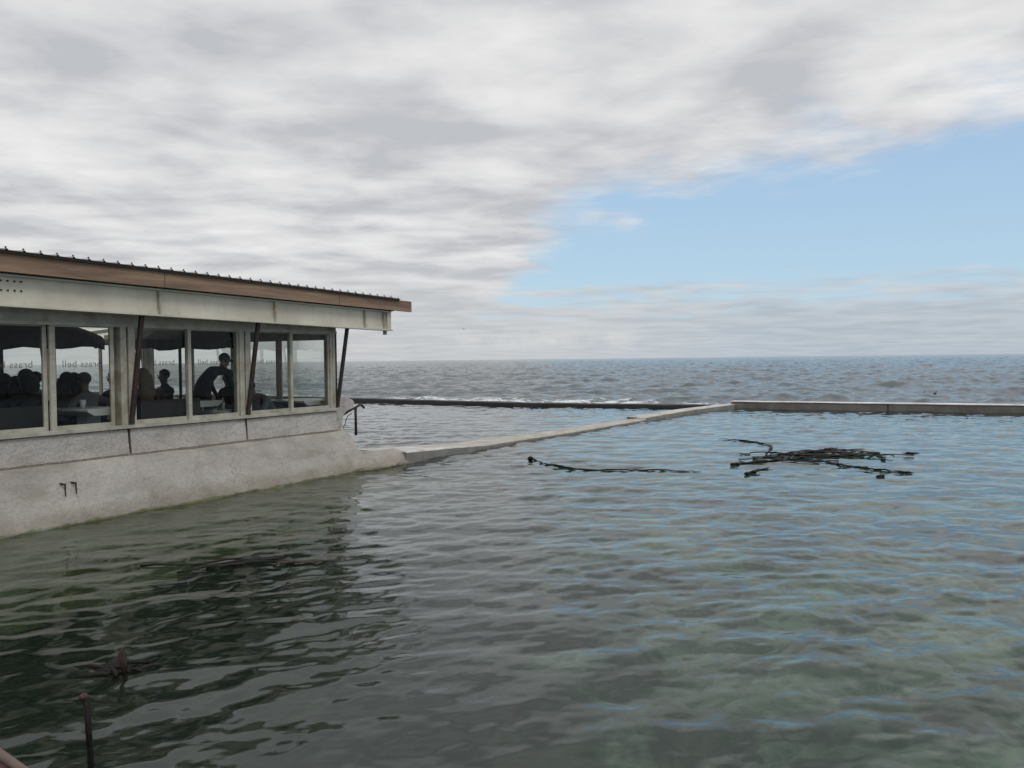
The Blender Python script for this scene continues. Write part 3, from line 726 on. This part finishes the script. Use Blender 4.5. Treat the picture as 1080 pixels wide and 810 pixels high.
def seg_d(p, a, b):
    ab = b - a; t = max(0, min(1, (p - a).dot(ab) / max(ab.length_squared, 1e-9))); return (p - a - ab * t).length
cloth = {}
def cmat(c, nm):
    if nm not in cloth: cloth[nm] = surf(nm, tuple(v * .75 for v in c), c, 14, .9, .3, 40)
    return cloth[nm]
SKIN = surf('skin', (.12, .075, .055), (.18, .11, .08), 8, .55); HAIRM = {}
def person(s, t, heading, shirt, hair, label, lean=.08, pose='sit', side=0.0, arms='table', headturn=0.0, headpitch=0.0, hairstyle='short', trousers=(.015, .015, .02), scale=1.0, group=None):
    """heading in degrees: 0 looks along the facade to the sea end, 90 looks inward"""
    r = empty('person', B(s, t, FL), BROT + R(heading) - math.pi / 2, label, 'person')
    V = Vector; J = {}; E = []; RD = {}
    def j(n, p, rr, par=None):
        J[n] = V(p); RD[n] = rr
        if par: E.append((par, n))
    hz = .44 if pose == 'sit' else .95
    j('pelvis', (0, 0, hz), (.16, .12))
    def tors(h, off=0):                     # point h above the pelvis along a spine bending forward (+y)
        a = lean * (.6 + .5 * h / .55)
        return V((side * h + off, math.sin(a) * h, hz + math.cos(a) * h))
    j('waist', tors(.16), (.145, .105), 'pelvis'); j('chest', tors(.36), (.17, .115), 'waist'); j('yoke', tors(.47), (.12, .085), 'chest')
    nk = tors(.545); j('neck', nk, (.055, .055), 'yoke')
    fa = lean * .6 + headpitch; hd = V((math.sin(headturn) * math.sin(fa), math.sin(fa), math.cos(fa)))
    j('jaw', nk + hd * .07 + V((0, .018, 0)), (.06, .07), 'neck'); j('skull', nk + hd * .145 + V((0, .008, 0)), (.075, .092), 'jaw'); j('crown', nk + hd * .215, (.055, .07), 'skull')
    for sd, nm in ((-1, 'l'), (1, 'r')):
        sh = tors(.44); sh = V((sh.x + sd * .19, sh.y, sh.z)); j('sh' + nm, sh, (.062, .062), 'yoke')
        if arms == 'table': el = sh + V((sd * .05, .12, -.26)); wr = el + V((-sd * .1, .24, .04))
        elif arms == 'down': el = sh + V((sd * .04, .02, -.29)); wr = el + V((0, .1, -.24))
        elif arms == 'point' and sd == 1: el = sh + V((.25, .06, -.05)); wr = el + V((.24, .04, .05))
        elif arms == 'face': el = sh + V((sd * .03, .2, -.2)); wr = el + V((-sd * .08, .1, .23))
        elif arms == 'reach': el = sh + V((sd * .03, .1, -.26)); wr = el + V((-sd * .02, .14, -.2))
        else: el = sh + V((sd * .05, .12, -.26)); wr = el + V((-sd * .1, .24, .04))
        j('el' + nm, el, (.045, .045), 'sh' + nm); j('wr' + nm, wr, (.03, .026), 'el' + nm)
        hdn = (wr - el).normalized(); latv = V((1, 0, 0)) if abs(hdn.x) < .8 else V((0, 1, 0)); latv = (latv - hdn * latv.dot(hdn)).normalized(); dn = hdn.cross(latv).normalized()
        if dn.z > 0: dn = -dn
        j('pa' + nm, wr + hdn * .07, (.036, .016), 'wr' + nm)
        for fi, (o_, ln) in enumerate(((-.027, .062), (-.009, .075), (.009, .07), (.027, .055))):
            a_ = wr + hdn * .095 + latv * o_; j(f'f{fi}{nm}', a_, (.009, .009), 'pa' + nm); j(f'g{fi}{nm}', a_ + hdn * ln * .6 + dn * .012, (.008, .008), f'f{fi}{nm}'); j(f'h{fi}{nm}', a_ + hdn * ln * .85 + dn * .035, (.007, .007), f'g{fi}{nm}')
        a_ = wr + hdn * .04 - latv * sd * .03; j('ta' + nm, a_, (.011, .011), 'wr' + nm); j('tb' + nm, a_ + hdn * .035 - latv * sd * .022 + dn * .012, (.009, .009), 'ta' + nm)
        hp = V((sd * .1, .02, hz - .03)); j('hp' + nm, hp, (.09, .09), 'pelvis')
        if pose == 'sit': kn = hp + V((sd * .06, .42, 0)); an = V((kn.x, kn.y - .02, .09))
        else: kn = hp + V((sd * .02, .04, -.42)); an = V((kn.x, kn.y - .05, .09))
        j('kn' + nm, kn, (.065, .065), 'hp' + nm); j('an' + nm, an, (.042, .042), 'kn' + nm); j('to' + nm, an + V((0, .14, -.05)), (.042, .03), 'an' + nm)
    names = list(J); idx = {n: i for i, n in enumerate(names)}
    me = bpy.data.meshes.new('skel'); me.from_pydata([J[n] for n in names], [(idx[a], idx[b]) for a, b in E], [])
    ob = bpy.data.objects.new('skel', me); C.objects.link(ob)
    md = ob.modifiers.new('skin', 'SKIN'); md.use_smooth_shade = True; md.branch_smoothing = .4
    sv = me.skin_vertices[0].data if me.skin_vertices else None
    if sv is None:
        bm = bmesh.new(); bm.from_mesh(me); bm.verts.layers.skin.verify(); bm.to_mesh(me); bm.free(); sv = me.skin_vertices[0].data
    for n in names: sv[idx[n]].radius = RD[n]; sv[idx[n]].use_root = (n == 'pelvis')
    sb = ob.modifiers.new('sub', 'SUBSURF'); sb.levels = 1; sb.render_levels = 1
    bpy.context.view_layer.update()
    bme = bpy.data.meshes.new_from_object(ob.evaluated_get(bpy.context.evaluated_depsgraph_get())); bpy.data.objects.remove(ob)
    # face: nose, ears, brow joined into the body surface
    bm = bmesh.new(); bm.from_mesh(bme)
    look = V((0, math.cos(fa), -math.sin(fa)))
    sk = J['skull']
    fx = MB(); fx.ball(sk + look * .098 - hd * .02, (.012, .018, .02), 6, 5)
    for sd in (-1, 1): fx.ball(sk + V((sd * .078, .0, 0)) - hd * .015, (.01, .02, .032), 6, 5); fx.ball(sk + look * .088 + V((sd * .03, 0, 0)) + hd * .012, .011, 6, 5)
    fx.ball(sk + look * .085 - hd * .055, (.024, .01, .008), 6, 4)
    tmp = bpy.data.meshes.new('t'); tmp.from_pydata(fx.v, [], fx.f); bm.from_mesh(tmp); bm.to_mesh(bme); bm.free(); bpy.data.meshes.remove(tmp)
    bme.materials.clear(); bme.materials.append(SKIN); bme.materials.append(cmat(shirt, 'shirt_%02d_%02d_%02d' % tuple(int(v * 99) for v in shirt))); bme.materials.append(cmat(trousers, 'dark_trousers'))
    segs = [(J[a], J[b], 2 if (b[:2] in ('hp', 'kn', 'an', 'to')) else (0 if b[0] in 'fght' and b != 'to' or b[:2] == 'pa' or b in ('jaw', 'skull', 'crown') else 1)) for a, b in E]
    mi = []
    for p in bme.polygons:
        c = p.center; mi.append(min(segs, key=lambda q: seg_d(c, q[0], q[1]))[2])
    bme.polygons.foreach_set('material_index', mi); bme.polygons.foreach_set('use_smooth', [True] * len(bme.polygons))
    o = bpy.data.objects.new('body', bme); C.objects.link(o); o.parent = r
    # hair
    hm = cmat(hair, 'hair_%02d_%02d_%02d' % tuple(int(v * 99) for v in hair))
    hb = MB(); top = sk + hd * .028 - look * .016
    rot = Matrix((V((1, 0, 0)), look, hd)).transposed()
    hb.ball(top, (.086, .099, .088), 14, 9, rot=rot)
    if hairstyle in ('long', 'bob'):
        bk = -look; rings = []
        for q_, w_, dp2, off in ((0, .09, .07, .05), (.12, .105, .075, .07), (.24, .12, .06, .08), (.36, .10, .05, .07), (.46, .06, .03, .06)):
            c = top - V((0, 0, q_ * (1 if hairstyle == 'long' else .5))) + V((0, bk.y * off, 0)); rings.append([c + V((math.cos(a) * w_, math.sin(a) * dp2, 0)) for a in np.linspace(0, 2 * math.pi, 12, endpoint=False)])
        hb.loft(rings)
    ho = hb.build('cap' if hairstyle == 'cap' else 'hair', hm, r, smooth=True)
    bm = bmesh.new(); bm.from_mesh(ho.data)       # open the hair over the face
    kill = [v for v in bm.verts if (v.co - sk).dot(look) > .045 and (v.co - sk).dot(hd) < .055]
    bmesh.ops.delete(bm, geom=kill, context='VERTS'); bm.to_mesh(ho.data); bm.free()
    if hairstyle == 'cap':
        b = MB(); b.ball(sk + look * .12 + hd * .045, (.07, .07, .012), 10, 4, rot=rot); b.build('cap_peak', hm, ho, smooth=True)
    r.scale = (scale,) * 3
    return r
dk = (.012, .012, .014)
person(sx(4, 1.2), 1.2, 60, dk, (.02, .015, .012), 'dark clad person at the very left edge of the leftmost window', arms='table', hairstyle='long')
person(sx(18, 1.0), 1.0, 80, (.014, .013, .013), (.015, .012, .01), 'person in black behind the leftmost window, left of a broad shouldered one', scale=.97, hairstyle='bob')
person(sx(30, .8), .8, 95, (.012, .012, .014), (.012, .01, .008), 'broad shouldered person in black with back to the leftmost window', scale=1.04, hairstyle='bob', headturn=.5)
person(sx(41, 2.6), 2.6, 175, (.2, .2, .19), (.02, .015, .012), 'person in a pale shirt seen in profile beyond the leftmost window', arms='face')
person(sx(68, 1.3), 1.3, 20, (.014, .014, .016), (.012, .009, .007), 'dark haired person at the left end of the second window table', hairstyle='long')
person(sx(86, 1.15), 1.15, 100, (.05, .018, .015), (.014, .011, .009), 'person in dark red between two others behind the second window', hairstyle='bob', lean=.2)
person(sx(98, .95), 1.0, 95, (.17, .17, .17), (.05, .045, .04), 'person in a light grey shirt stretching one arm out to the right', arms='point', lean=.18)
person(sx(123, 2.2), 2.2, 185, dk, (.015, .012, .01), 'dark figure glimpsed through the slit beside the third post')
person(sx(153, .72), .72, 85, (.07, .035, .022), (.13, .10, .07), 'person with long fair hair and brown jacket behind the brace', hairstyle='long', scale=1.03)
person(sx(176, 2.7), 2.7, 175, (.03, .03, .032), (.02, .015, .012), 'small dark figure seated farther back in the third window', arms='face')
person(sx(211, 1.15), 1.15, 2, (.008, .008, .009), (.012, .012, .013), 'standing man in black jacket and cap leaning over a table', pose='stand', lean=.92, headpitch=-.15, arms='reach', hairstyle='cap', scale=1.0)
person(sx(247, 1.4), 1.4, 178, dk, (.014, .011, .009), 'dark seated person half hidden by the post in front of the leaning man', lean=.2)
person(sx(289, .7), .7, 172, (.085, .105, .098), (.015, .012, .01), 'person in a grey green shirt bending forward behind the fifth window', lean=.75, headpitch=.1, arms='table')
# tableware
def cup(s, t, z, label, clear=True):
    r = empty('tumbler' if clear else 'cup', B(s, t, z), 0, label, 'glass' if clear else 'cup')
    b = MB(); n = 14; rr = [(.028, 0), (.036, .11), (.033, .11), (.026, .006)]
    b.loft([[Vector((math.cos(a) * q_, math.sin(a) * q_, zz)) for a in np.linspace(0, 2 * math.pi, n, endpoint=False)] for q_, zz in rr]); b.build('vessel', M['tumbler'] if clear else M['white_table'], r, smooth=True)
    b = MB(); b.tube([(0, 0, .007), (0, 0, .07)], [.024, .03], 12); b.build('drink', M['white_table'] if not clear else surf('amber_drink', (.3, .2, .1), (.4, .28, .15), 3, .2), r)
cup(sx(229, .7), .65, FL + .621, 'drinking glass on the dim table under the leaning man')
cup(sx(235, .7), .72, FL + .621, 'white cup beside the drinking glass near the leaning man', False)
cup(sx(76, .7), .5, FL + .781, 'small white cup on the table in the second window', False)

# ------------------------------------------------------------------ kelp
def strand(mb, pts_px, r, z=.012, n=6, closeness=5, wob=.03):
    P = [water_pt(x, y) for x, y in pts_px]; out = []
    for a in range(len(P) - 1):
        for k in range(closeness):
            out.append(P[a].lerp(P[a + 1], k / closeness))
    out.append(P[-1]); res = []
    for i, p in enumerate(out):
        h = float(pool_h(np.array([p.x]), np.array([p.y]))[0])
        p = Vector((p.x + random.uniform(-wob, wob), p.y + random.uniform(-wob, wob), h + z + random.uniform(-.004, .008))); res.append(p)
    m_ = len(res) - 1; mb.tube(res, [r * random.uniform(.7, 1.25) * (.25 + .75 * min(1, 5 * min(i, m_ - i) / m_)) for i in range(m_ + 1)], n, flat=.6); return res
def blade(mb, c, ang, L, w, lift=.03, n=9):
    c = Vector(c); dd = Vector((math.cos(ang), math.sin(ang), 0)); pp = Vector((-dd.y, dd.x, 0)); rings = []
    curl = random.uniform(-.6, .6)
    for i in range(n):
        q_ = i / (n - 1); x = q_ * L; ww = w * (math.sin(math.pi * (.12 + .86 * q_)) ** .7) * (1 + .2 * random.uniform(-1, 1)) + .003
        p = c + dd * x + pp * curl * x * q_ * .5; p.z += lift * math.sin(math.pi * q_) * random.uniform(.7, 1.2) + min(.008, lift * .3) * math.sin(q_ * 7 + curl * 9)
        rings.append([p - pp * ww, p + Vector((0, 0, .014)), p + pp * ww, p + Vector((0, 0, -.006))])
    mb.loft(rings)
def kelp(label, parts, loc_px, group=None, mat='kelp'):
    r = empty('kelp', (0, 0, 0), 0, label, 'seaweed', group)
    return r
k1 = kelp('long thin kelp stalk floating alone left of the kelp heap', None, None)
b = MB(); strand(b, [(565, 487), (571, 489), (580, 491.2), (595, 493.5), (620, 495.5), (650, 496), (675, 496.3), (700, 496.5), (722, 497.5), (740, 499)], .024); b.build('stipe', M['kelp'], k1, smooth=True)
k1b = kelp('small dark kelp bulb at the left tip of the long kelp stalk', None, None)
b = MB(); p = water_pt(559.5, 485.5); b.ball(p + Vector((0, 0, .03)), (.055, .05, .045), 8, 6); b.tube([p + Vector((.04, 0, .02)), p + Vector((.12, -.03, .0))], [.02, .008], 6); b.build('float_bulb', M['kelp'], k1b, smooth=True)
k2 = kelp('tangled heap of dark kelp floating right of centre in the pool', None, None)
strs = [([(758, 463.6), (772, 464), (788, 465.3), (801, 467.2), (810, 469), (813.5, 472), (813, 475), (808, 480), (803, 485)], .02),
        ([(771, 491), (782, 489.5), (802, 488.5), (822, 486.5), (834, 485), (851, 482)], .04),
        ([(865, 488), (878, 489.5), (889, 491), (902, 493), (913, 495), (930, 496.5), (944, 497.3)], .026),
        ([(940, 497), (952, 498), (966, 499.2)], .022),
        ([(786, 500.5), (793, 498.5), (800, 496.5), (813, 493)], .026),
        ([(834, 485), (845, 479.5), (858, 477), (868, 475.5), (876, 473.5), (885, 473.5)], .045),
        ([(860, 481), (884, 481.5), (906, 480.5), (918, 479), (929, 478.3)], .05),
        ([(820, 480), (829, 481), (834, 480.5)], .03), ([(778, 478.3), (786, 478.8), (792, 479)], .016),
        ([(793, 483), (796, 485), (803, 486)], .015)]
for pts, rr in strs:
    b = MB(); strand(b, pts, rr); b.build('stipe', M['kelp'], k2, smooth=True)
for k in range(38):
    q_ = random.random(); x = 826 + 64 * q_ + random.uniform(-4, 4) if k < 28 else random.uniform(885, 925); y = (486 - 9 * math.sin(q_ * 2.2) + random.uniform(-1.5, 3)) if k < 28 else 480.5 + random.uniform(-1.3, 1.3)
    p = water_pt(x, y); p.z = .005 + .03 * random.random(); b = MB()
    blade(b, p, random.choice((0, math.pi)) + random.gauss(0, .55), random.uniform(.3, .95), random.uniform(.018, .06), random.uniform(.01, .045)); b.build('blade', M['kelp'] if random.random() < .75 else M['kelp_brown'], k2, smooth=True)
for x, y in ((773, 491), (777, 490.5), (788, 501), (795, 499)):
    p = water_pt(x, y); b = MB(); b.ball(p + Vector((0, 0, .02)), (.05, .035, .028), 8, 6); b.build('float_bulb', M['kelp'], k2, smooth=True)
for pts, rr, lab in (([(952, 478.6), (960, 478.5), (965, 478.3), (970, 478.4)], .03, 'short floating kelp piece right of the kelp heap tip'),
                     ([(929, 486), (931, 486), (934, 486.4)], .03, 'tiny kelp float between the heap and the long right stalk'),
                     ([(924, 504.3), (929, 503.8), (933, 504.2)], .035, 'small dark kelp bulb nearest the viewer below the heap')):
    kk = kelp(lab, None, None); b = MB(); strand(b, pts, rr, wob=.01, closeness=3); b.build('float_bulb', M['kelp'], kk, smooth=True)
# dark kelp awash in the building's reflection
def awash(px, py, label, nb, L, w, spread, mat='kelp', ang_=.2):
    r = kelp(label, None, None); c = water_pt(px, py)
    for k in range(nb):
        p = c + Vector((random.uniform(-1, 1) * spread, random.uniform(-1, 1) * spread * .4, 0)); p.z = float(pool_h(np.array([p.x]), np.array([p.y]))[0]) + .003
        b = MB(); blade(b, p, random.choice((0, math.pi)) + random.gauss(0, ang_) + .3, L * random.uniform(.6, 1.2), w * random.uniform(.6, 1.2), .012); b.build('blade', M[mat] if random.random() < .7 else M['kelp'], r, smooth=True)
    return r
awash(230, 597, 'dark kelp strip awash below the sloping plinth', 7, .5, .03, .25)
awash(322, 594.5, 'reddish brown kelp blade right of the dark strip by the plinth', 5, .25, .03, .1, 'kelp_brown')
kc = awash(118, 708, 'brown black kelp clump in the dark lower left water', 12, .22, .03, .1, ang_=.9)
p = water_pt(131, 712); b = MB(); b.tube([p, p + Vector((.0, 0, .07)), p + Vector((-.02, 0, .13)), p + Vector((.015, .0, .17))], [.02, .03, .022, .004], 7, flat=.5); b.build('blade', M['kelp_brown'], kc, smooth=True)
# slanting post
pr = empty('mooring_post', water_pt(97, 822), 0, 'thin rust topped iron post standing in the dark water at lower left', 'post')
b = MB(); top_ = Vector((-.035, .04, .345)); b.tube([(0.03, 0, -1.3), (0, 0, 0), tuple(top_ * .5), tuple(top_)], [.016, .015, .014, .016], 8); b.build('shaft', M['kelp'], pr, smooth=True)
b = MB(); b.ball(top_ + Vector((-.012, 0, .0)), (.022, .02, .018), 9, 6); b.build('post_cap', M['post'], pr, smooth=True)
# quay kerb at the lower left corner
def plane_pt(px, py, z): return water_pt(px, py, z)
a_ = plane_pt(-6, 791, .75); c_ = plane_pt(26, 814, .75)
kr = empty('quay_kerb', (0, 0, 0), 0, 'worn pinkish rounded kerb above maroon paint in the bottom left corner', 'kerb')
dd = (c_ - a_).normalized(); aa = a_ - dd * 1.2; cc = c_ + dd * .9; nn3 = Vector((dd.y, -dd.x, 0)); 
if nn3.y > 0: nn3 = -nn3
b = MB(); b.tube([aa, a_, c_, cc], .0125, 12); b.build('kerb_lip', M['lip'], kr, smooth=True)
b = MB(); lo = Vector((0, 0, -.9)); ofs = nn3 * .3; base = [aa + nn3 * .006, cc + nn3 * .006, cc + ofs, aa + ofs]
b.add([p - Vector((0, 0, .006)) for p in base] + [p + lo for p in base], [(0, 1, 2, 3), (7, 6, 5, 4), (0, 4, 5, 1), (1, 5, 6, 2), (2, 6, 7, 3), (3, 7, 4, 0)]); b.build('kerb_body', M['maroon'], kr)

# ------------------------------------------------------------------ birds
for x, y, lab in ((974, 416, 'left of the two dark birds sitting on the sea beyond the right wall'), (986, 416.5, 'right of the two dark birds sitting on the sea beyond the right wall')):
    dvec = ray(x, y); p = water_pt(x, y, .05) ; bd = empty('seabird', (p.x, p.y, .08), R(20 * (x % 3)), lab, 'bird', None)
    b = MB(); b.ball((0, 0, .06), (.2, .085, .075), 12, 8); b.tube([(.14, 0, .08), (.19, 0, .16), (.2, 0, .2)], [.04, .026, .026], 8); b.ball((.215, 0, .215), (.045, .034, .034), 8, 6); b.tube([(.25, 0, .212), (.31, 0, .205)], [.012, .004], 6); b.tube([(-.16, 0, .07), (-.27, 0, .09)], [.04, .008], 6, flat=.4)
    b.build('body', M['bird'], bd, smooth=True); bd.scale = (.6, .6, .55)
dv = ray(489, 347).normalized(); p = Vector((0, 0, EYE)) + dv * 240
bd = empty('gull', p, .4, 'tiny dark gull flying over the horizon right of the roof end', 'bird')
b = MB(); b.ball((0, 0, 0), (.1, .28, .09), 10, 6); b.ball((0, .28, .04), (.05, .07, .05), 8, 5)
for sd in (-1, 1): b.loft([[Vector((sd * x, .12 - c * .5 + off, z)) , Vector((sd * x, .12 + off, z + .02)), Vector((sd * x, .12 + c * .3 + off, z))] for x, c, z, off in ((.05, .3, .03, 0), (.35, .28, .16, .05), (.62, .14, .1, -.05), (.78, .03, .04, -.15))])
b.build('body', M['bird'], bd, smooth=True)

# ------------------------------------------------------------------ sky
SUN_EL, SUN_AZ = R(50), R(150)      # azimuth clockwise from +Y: behind the viewer's right shoulder
w = bpy.data.worlds.new('World'); scene.world = w; w.use_nodes = True
nt = w.node_tree; nt.nodes.clear()
out = N(nt, 'ShaderNodeOutputWorld'); bg = N(nt, 'ShaderNodeBackground'); bg.inputs['Strength'].default_value = .1
sky = N(nt, 'ShaderNodeTexSky', sky_type='NISHITA'); sky.sun_disc = False; sky.sun_elevation = SUN_EL; sky.sun_rotation = SUN_AZ; sky.air_density = 1.0; sky.dust_density = .6
gen = N(nt, 'ShaderNodeTexCoord').outputs['Generated']
sp = N(nt, 'ShaderNodeSeparateXYZ'); nt.links.new(gen, sp.inputs[0]); X_, Y_, Z_ = sp.outputs
DEG = 180 / math.pi
az = mathn(nt, 'MULTIPLY', mathn(nt, 'ARCTAN2', X_, Y_), DEG)
el = mathn(nt, 'MULTIPLY', mathn(nt, 'ARCSINE', Z_), DEG)
zc = mathn(nt, 'ADD', mathn(nt, 'MAXIMUM', Z_, 0), .055)
cv = N(nt, 'ShaderNodeCombineXYZ'); nt.links.new(mathn(nt, 'DIVIDE', X_, zc), cv.inputs[0]); nt.links.new(mathn(nt, 'DIVIDE', Y_, zc), cv.inputs[1])
P_ = cv.outputs[0]
mpw = N(nt, 'ShaderNodeMapping'); mpw.inputs['Rotation'].default_value = (0, 0, .1); mpw.inputs['Location'].default_value = (3.1, 1.7, 0); nt.links.new(P_, mpw.inputs[0]); P_ = mpw.outputs[0]
n_big = noise(nt, P_, .55, 3, .5, .3)
n_mid = noise(nt, P_, 1.25, 8, .56, .35)
n_fin = noise(nt, P_, 2.6, 8, .6, .3)
edge = ramp(nt, mathn(nt, 'MULTIPLY_ADD', az, 1 / 60, .5), [(0, g(0.02)), (.46, g(.04)), (.52, g(.28)), (.57, g(.41)), (.66, g(.49)), (.78, g(.51)), (.92, g(.53)), (1, g(.54))])
edge = mathn(nt, 'MULTIPLY', edge, 25)
c1 = mathn(nt, 'SUBTRACT', edge, el)
c2 = mathn(nt, 'MULTIPLY', mathn(nt, 'SUBTRACT', el, 3.6), 1.6)
cm = mathn(nt, 'MINIMUM', c1, c2)
cn = mathn(nt, 'ADD', mathn(nt, 'MULTIPLY', mathn(nt, 'SUBTRACT', n_mid, .5), 10), mathn(nt, 'MULTIPLY', mathn(nt, 'SUBTRACT', n_fin, .5), 5))
clear = mathn(nt, 'ADD', cm, cn)
clear = ramp(nt, mathn(nt, 'MULTIPLY_ADD', clear, 1 / 10, .42), [(.26, g(0)), (.70, g(1))], 'EASE')
# small blue gaps inside the deck
gap = ramp(nt, mathn(nt, 'MULTIPLY_ADD', n_mid, .7, mathn(nt, 'MULTIPLY', n_big, .45)), [(.35, g(.75)), (.45, g(0))], 'EASE')
gap = mathn(nt, 'MULTIPLY', gap, ramp(nt, mathn(nt, 'MULTIPLY', el, 1 / 60), [(.3, g(1)), (.5, g(0))]))
clear = mathn(nt, 'MAXIMUM', clear, mathn(nt, 'MULTIPLY', gap, ramp(nt, mathn(nt, 'MULTIPLY_ADD', az, 1 / 60, .5), [(.4, g(0)), (.6, g(1))])))
n_sh = noise(nt, P_, 1.55, 5, .5, .15)
shade = mathn(nt, 'ADD', mathn(nt, 'ADD', mathn(nt, 'MULTIPLY', n_sh, .6), mathn(nt, 'MULTIPLY', n_big, .25)), mathn(nt, 'MULTIPLY', n_fin, .2))
ccol = ramp(nt, shade, [(.40, (8.1, 8.1, 8.1)), (.50, (6.9, 6.92, 7.0)), (.61, (5.0, 5.15, 5.5))])
low = ramp(nt, mathn(nt, 'MULTIPLY', el, 1 / 20), [(0, g(1)), (.16, g(.8)), (.35, g(0))])
lowc = ramp(nt, mathn(nt, 'MULTIPLY_ADD', az, 1 / 60, .5), [(.3, (5.2, 5.3, 5.4)), (.55, (4.9, 5.3, 5.6)), (.8, (3.9, 4.7, 5.4))])
ccol = mixc(nt, mathn(nt, 'MULTIPLY', low, .8), ccol, lowc)
# bank of small bright cumulus low over the horizon
e1 = mathn(nt, 'SUBTRACT', el, 1.25); e1 = mathn(nt, 'MULTIPLY', mathn(nt, 'MULTIPLY', e1, e1), -2.6)
a1_ = mathn(nt, 'SUBTRACT', az, 2.0); a1_ = mathn(nt, 'MULTIPLY', mathn(nt, 'MULTIPLY', a1_, a1_), -.02)
bank = mathn(nt, 'MULTIPLY', mathn(nt, 'EXPONENT', mathn(nt, 'ADD', e1, a1_)), ramp(nt, noise(nt, gen, 26, 6, .6), [(.38, g(0)), (.6, g(1))]))
ccol = mixc(nt, mathn(nt, 'MULTIPLY', bank, .6), ccol, (7.2, 7.15, 6.9))
skyc = mixc(nt, ramp(nt, mathn(nt, 'MULTIPLY', el, 1 / 22), [(0, g(0)), (1, g(1))]), (4.9, 6.8, 8.0), (2.8, 4.6, 7.5))
skyc = mixc(nt, .85, sky.outputs[0], skyc)
zb = N(nt, 'ShaderNodeMapRange', interpolation_type='SMOOTHSTEP'); nt.links.new(el, zb.inputs['Value'])
for k_, v_ in (('From Min', 20), ('From Max', 50), ('To Min', 1.0), ('To Max', 1.55)): zb.inputs[k_].default_value = v_
vm = N(nt, 'ShaderNodeVectorMath', operation='SCALE'); nt.links.new(ccol, vm.inputs[0]); nt.links.new(zb.outputs[0], vm.inputs['Scale']); ccol = vm.outputs[0]
fin = mixc(nt, clear, ccol, skyc)
nt.links.new(fin, bg.inputs['Color']); nt.links.new(bg.outputs[0], out.inputs['Surface'])

sd_ = bpy.data.lights.new('sun', 'SUN'); sd_.energy = 1.05; sd_.angle = R(14); sd_.color = (1, .96, .9)
so = bpy.data.objects.new('sun', sd_); C.objects.link(so)
dirv = Vector((math.sin(SUN_AZ) * math.cos(SUN_EL), math.cos(SUN_AZ) * math.cos(SUN_EL), math.sin(SUN_EL)))
so.rotation_euler = dirv.to_track_quat('Z', 'Y').to_euler()

vs = scene.view_settings; vs.view_transform = 'Standard'; vs.look = 'None'; vs.gamma = 1; vs.exposure = .06
scene.cycles.use_denoising = True
scene.cycles.max_bounces = 10; scene.cycles.transparent_max_bounces = 12
scene.cycles.caustics_reflective = True; scene.cycles.caustics_refractive = True
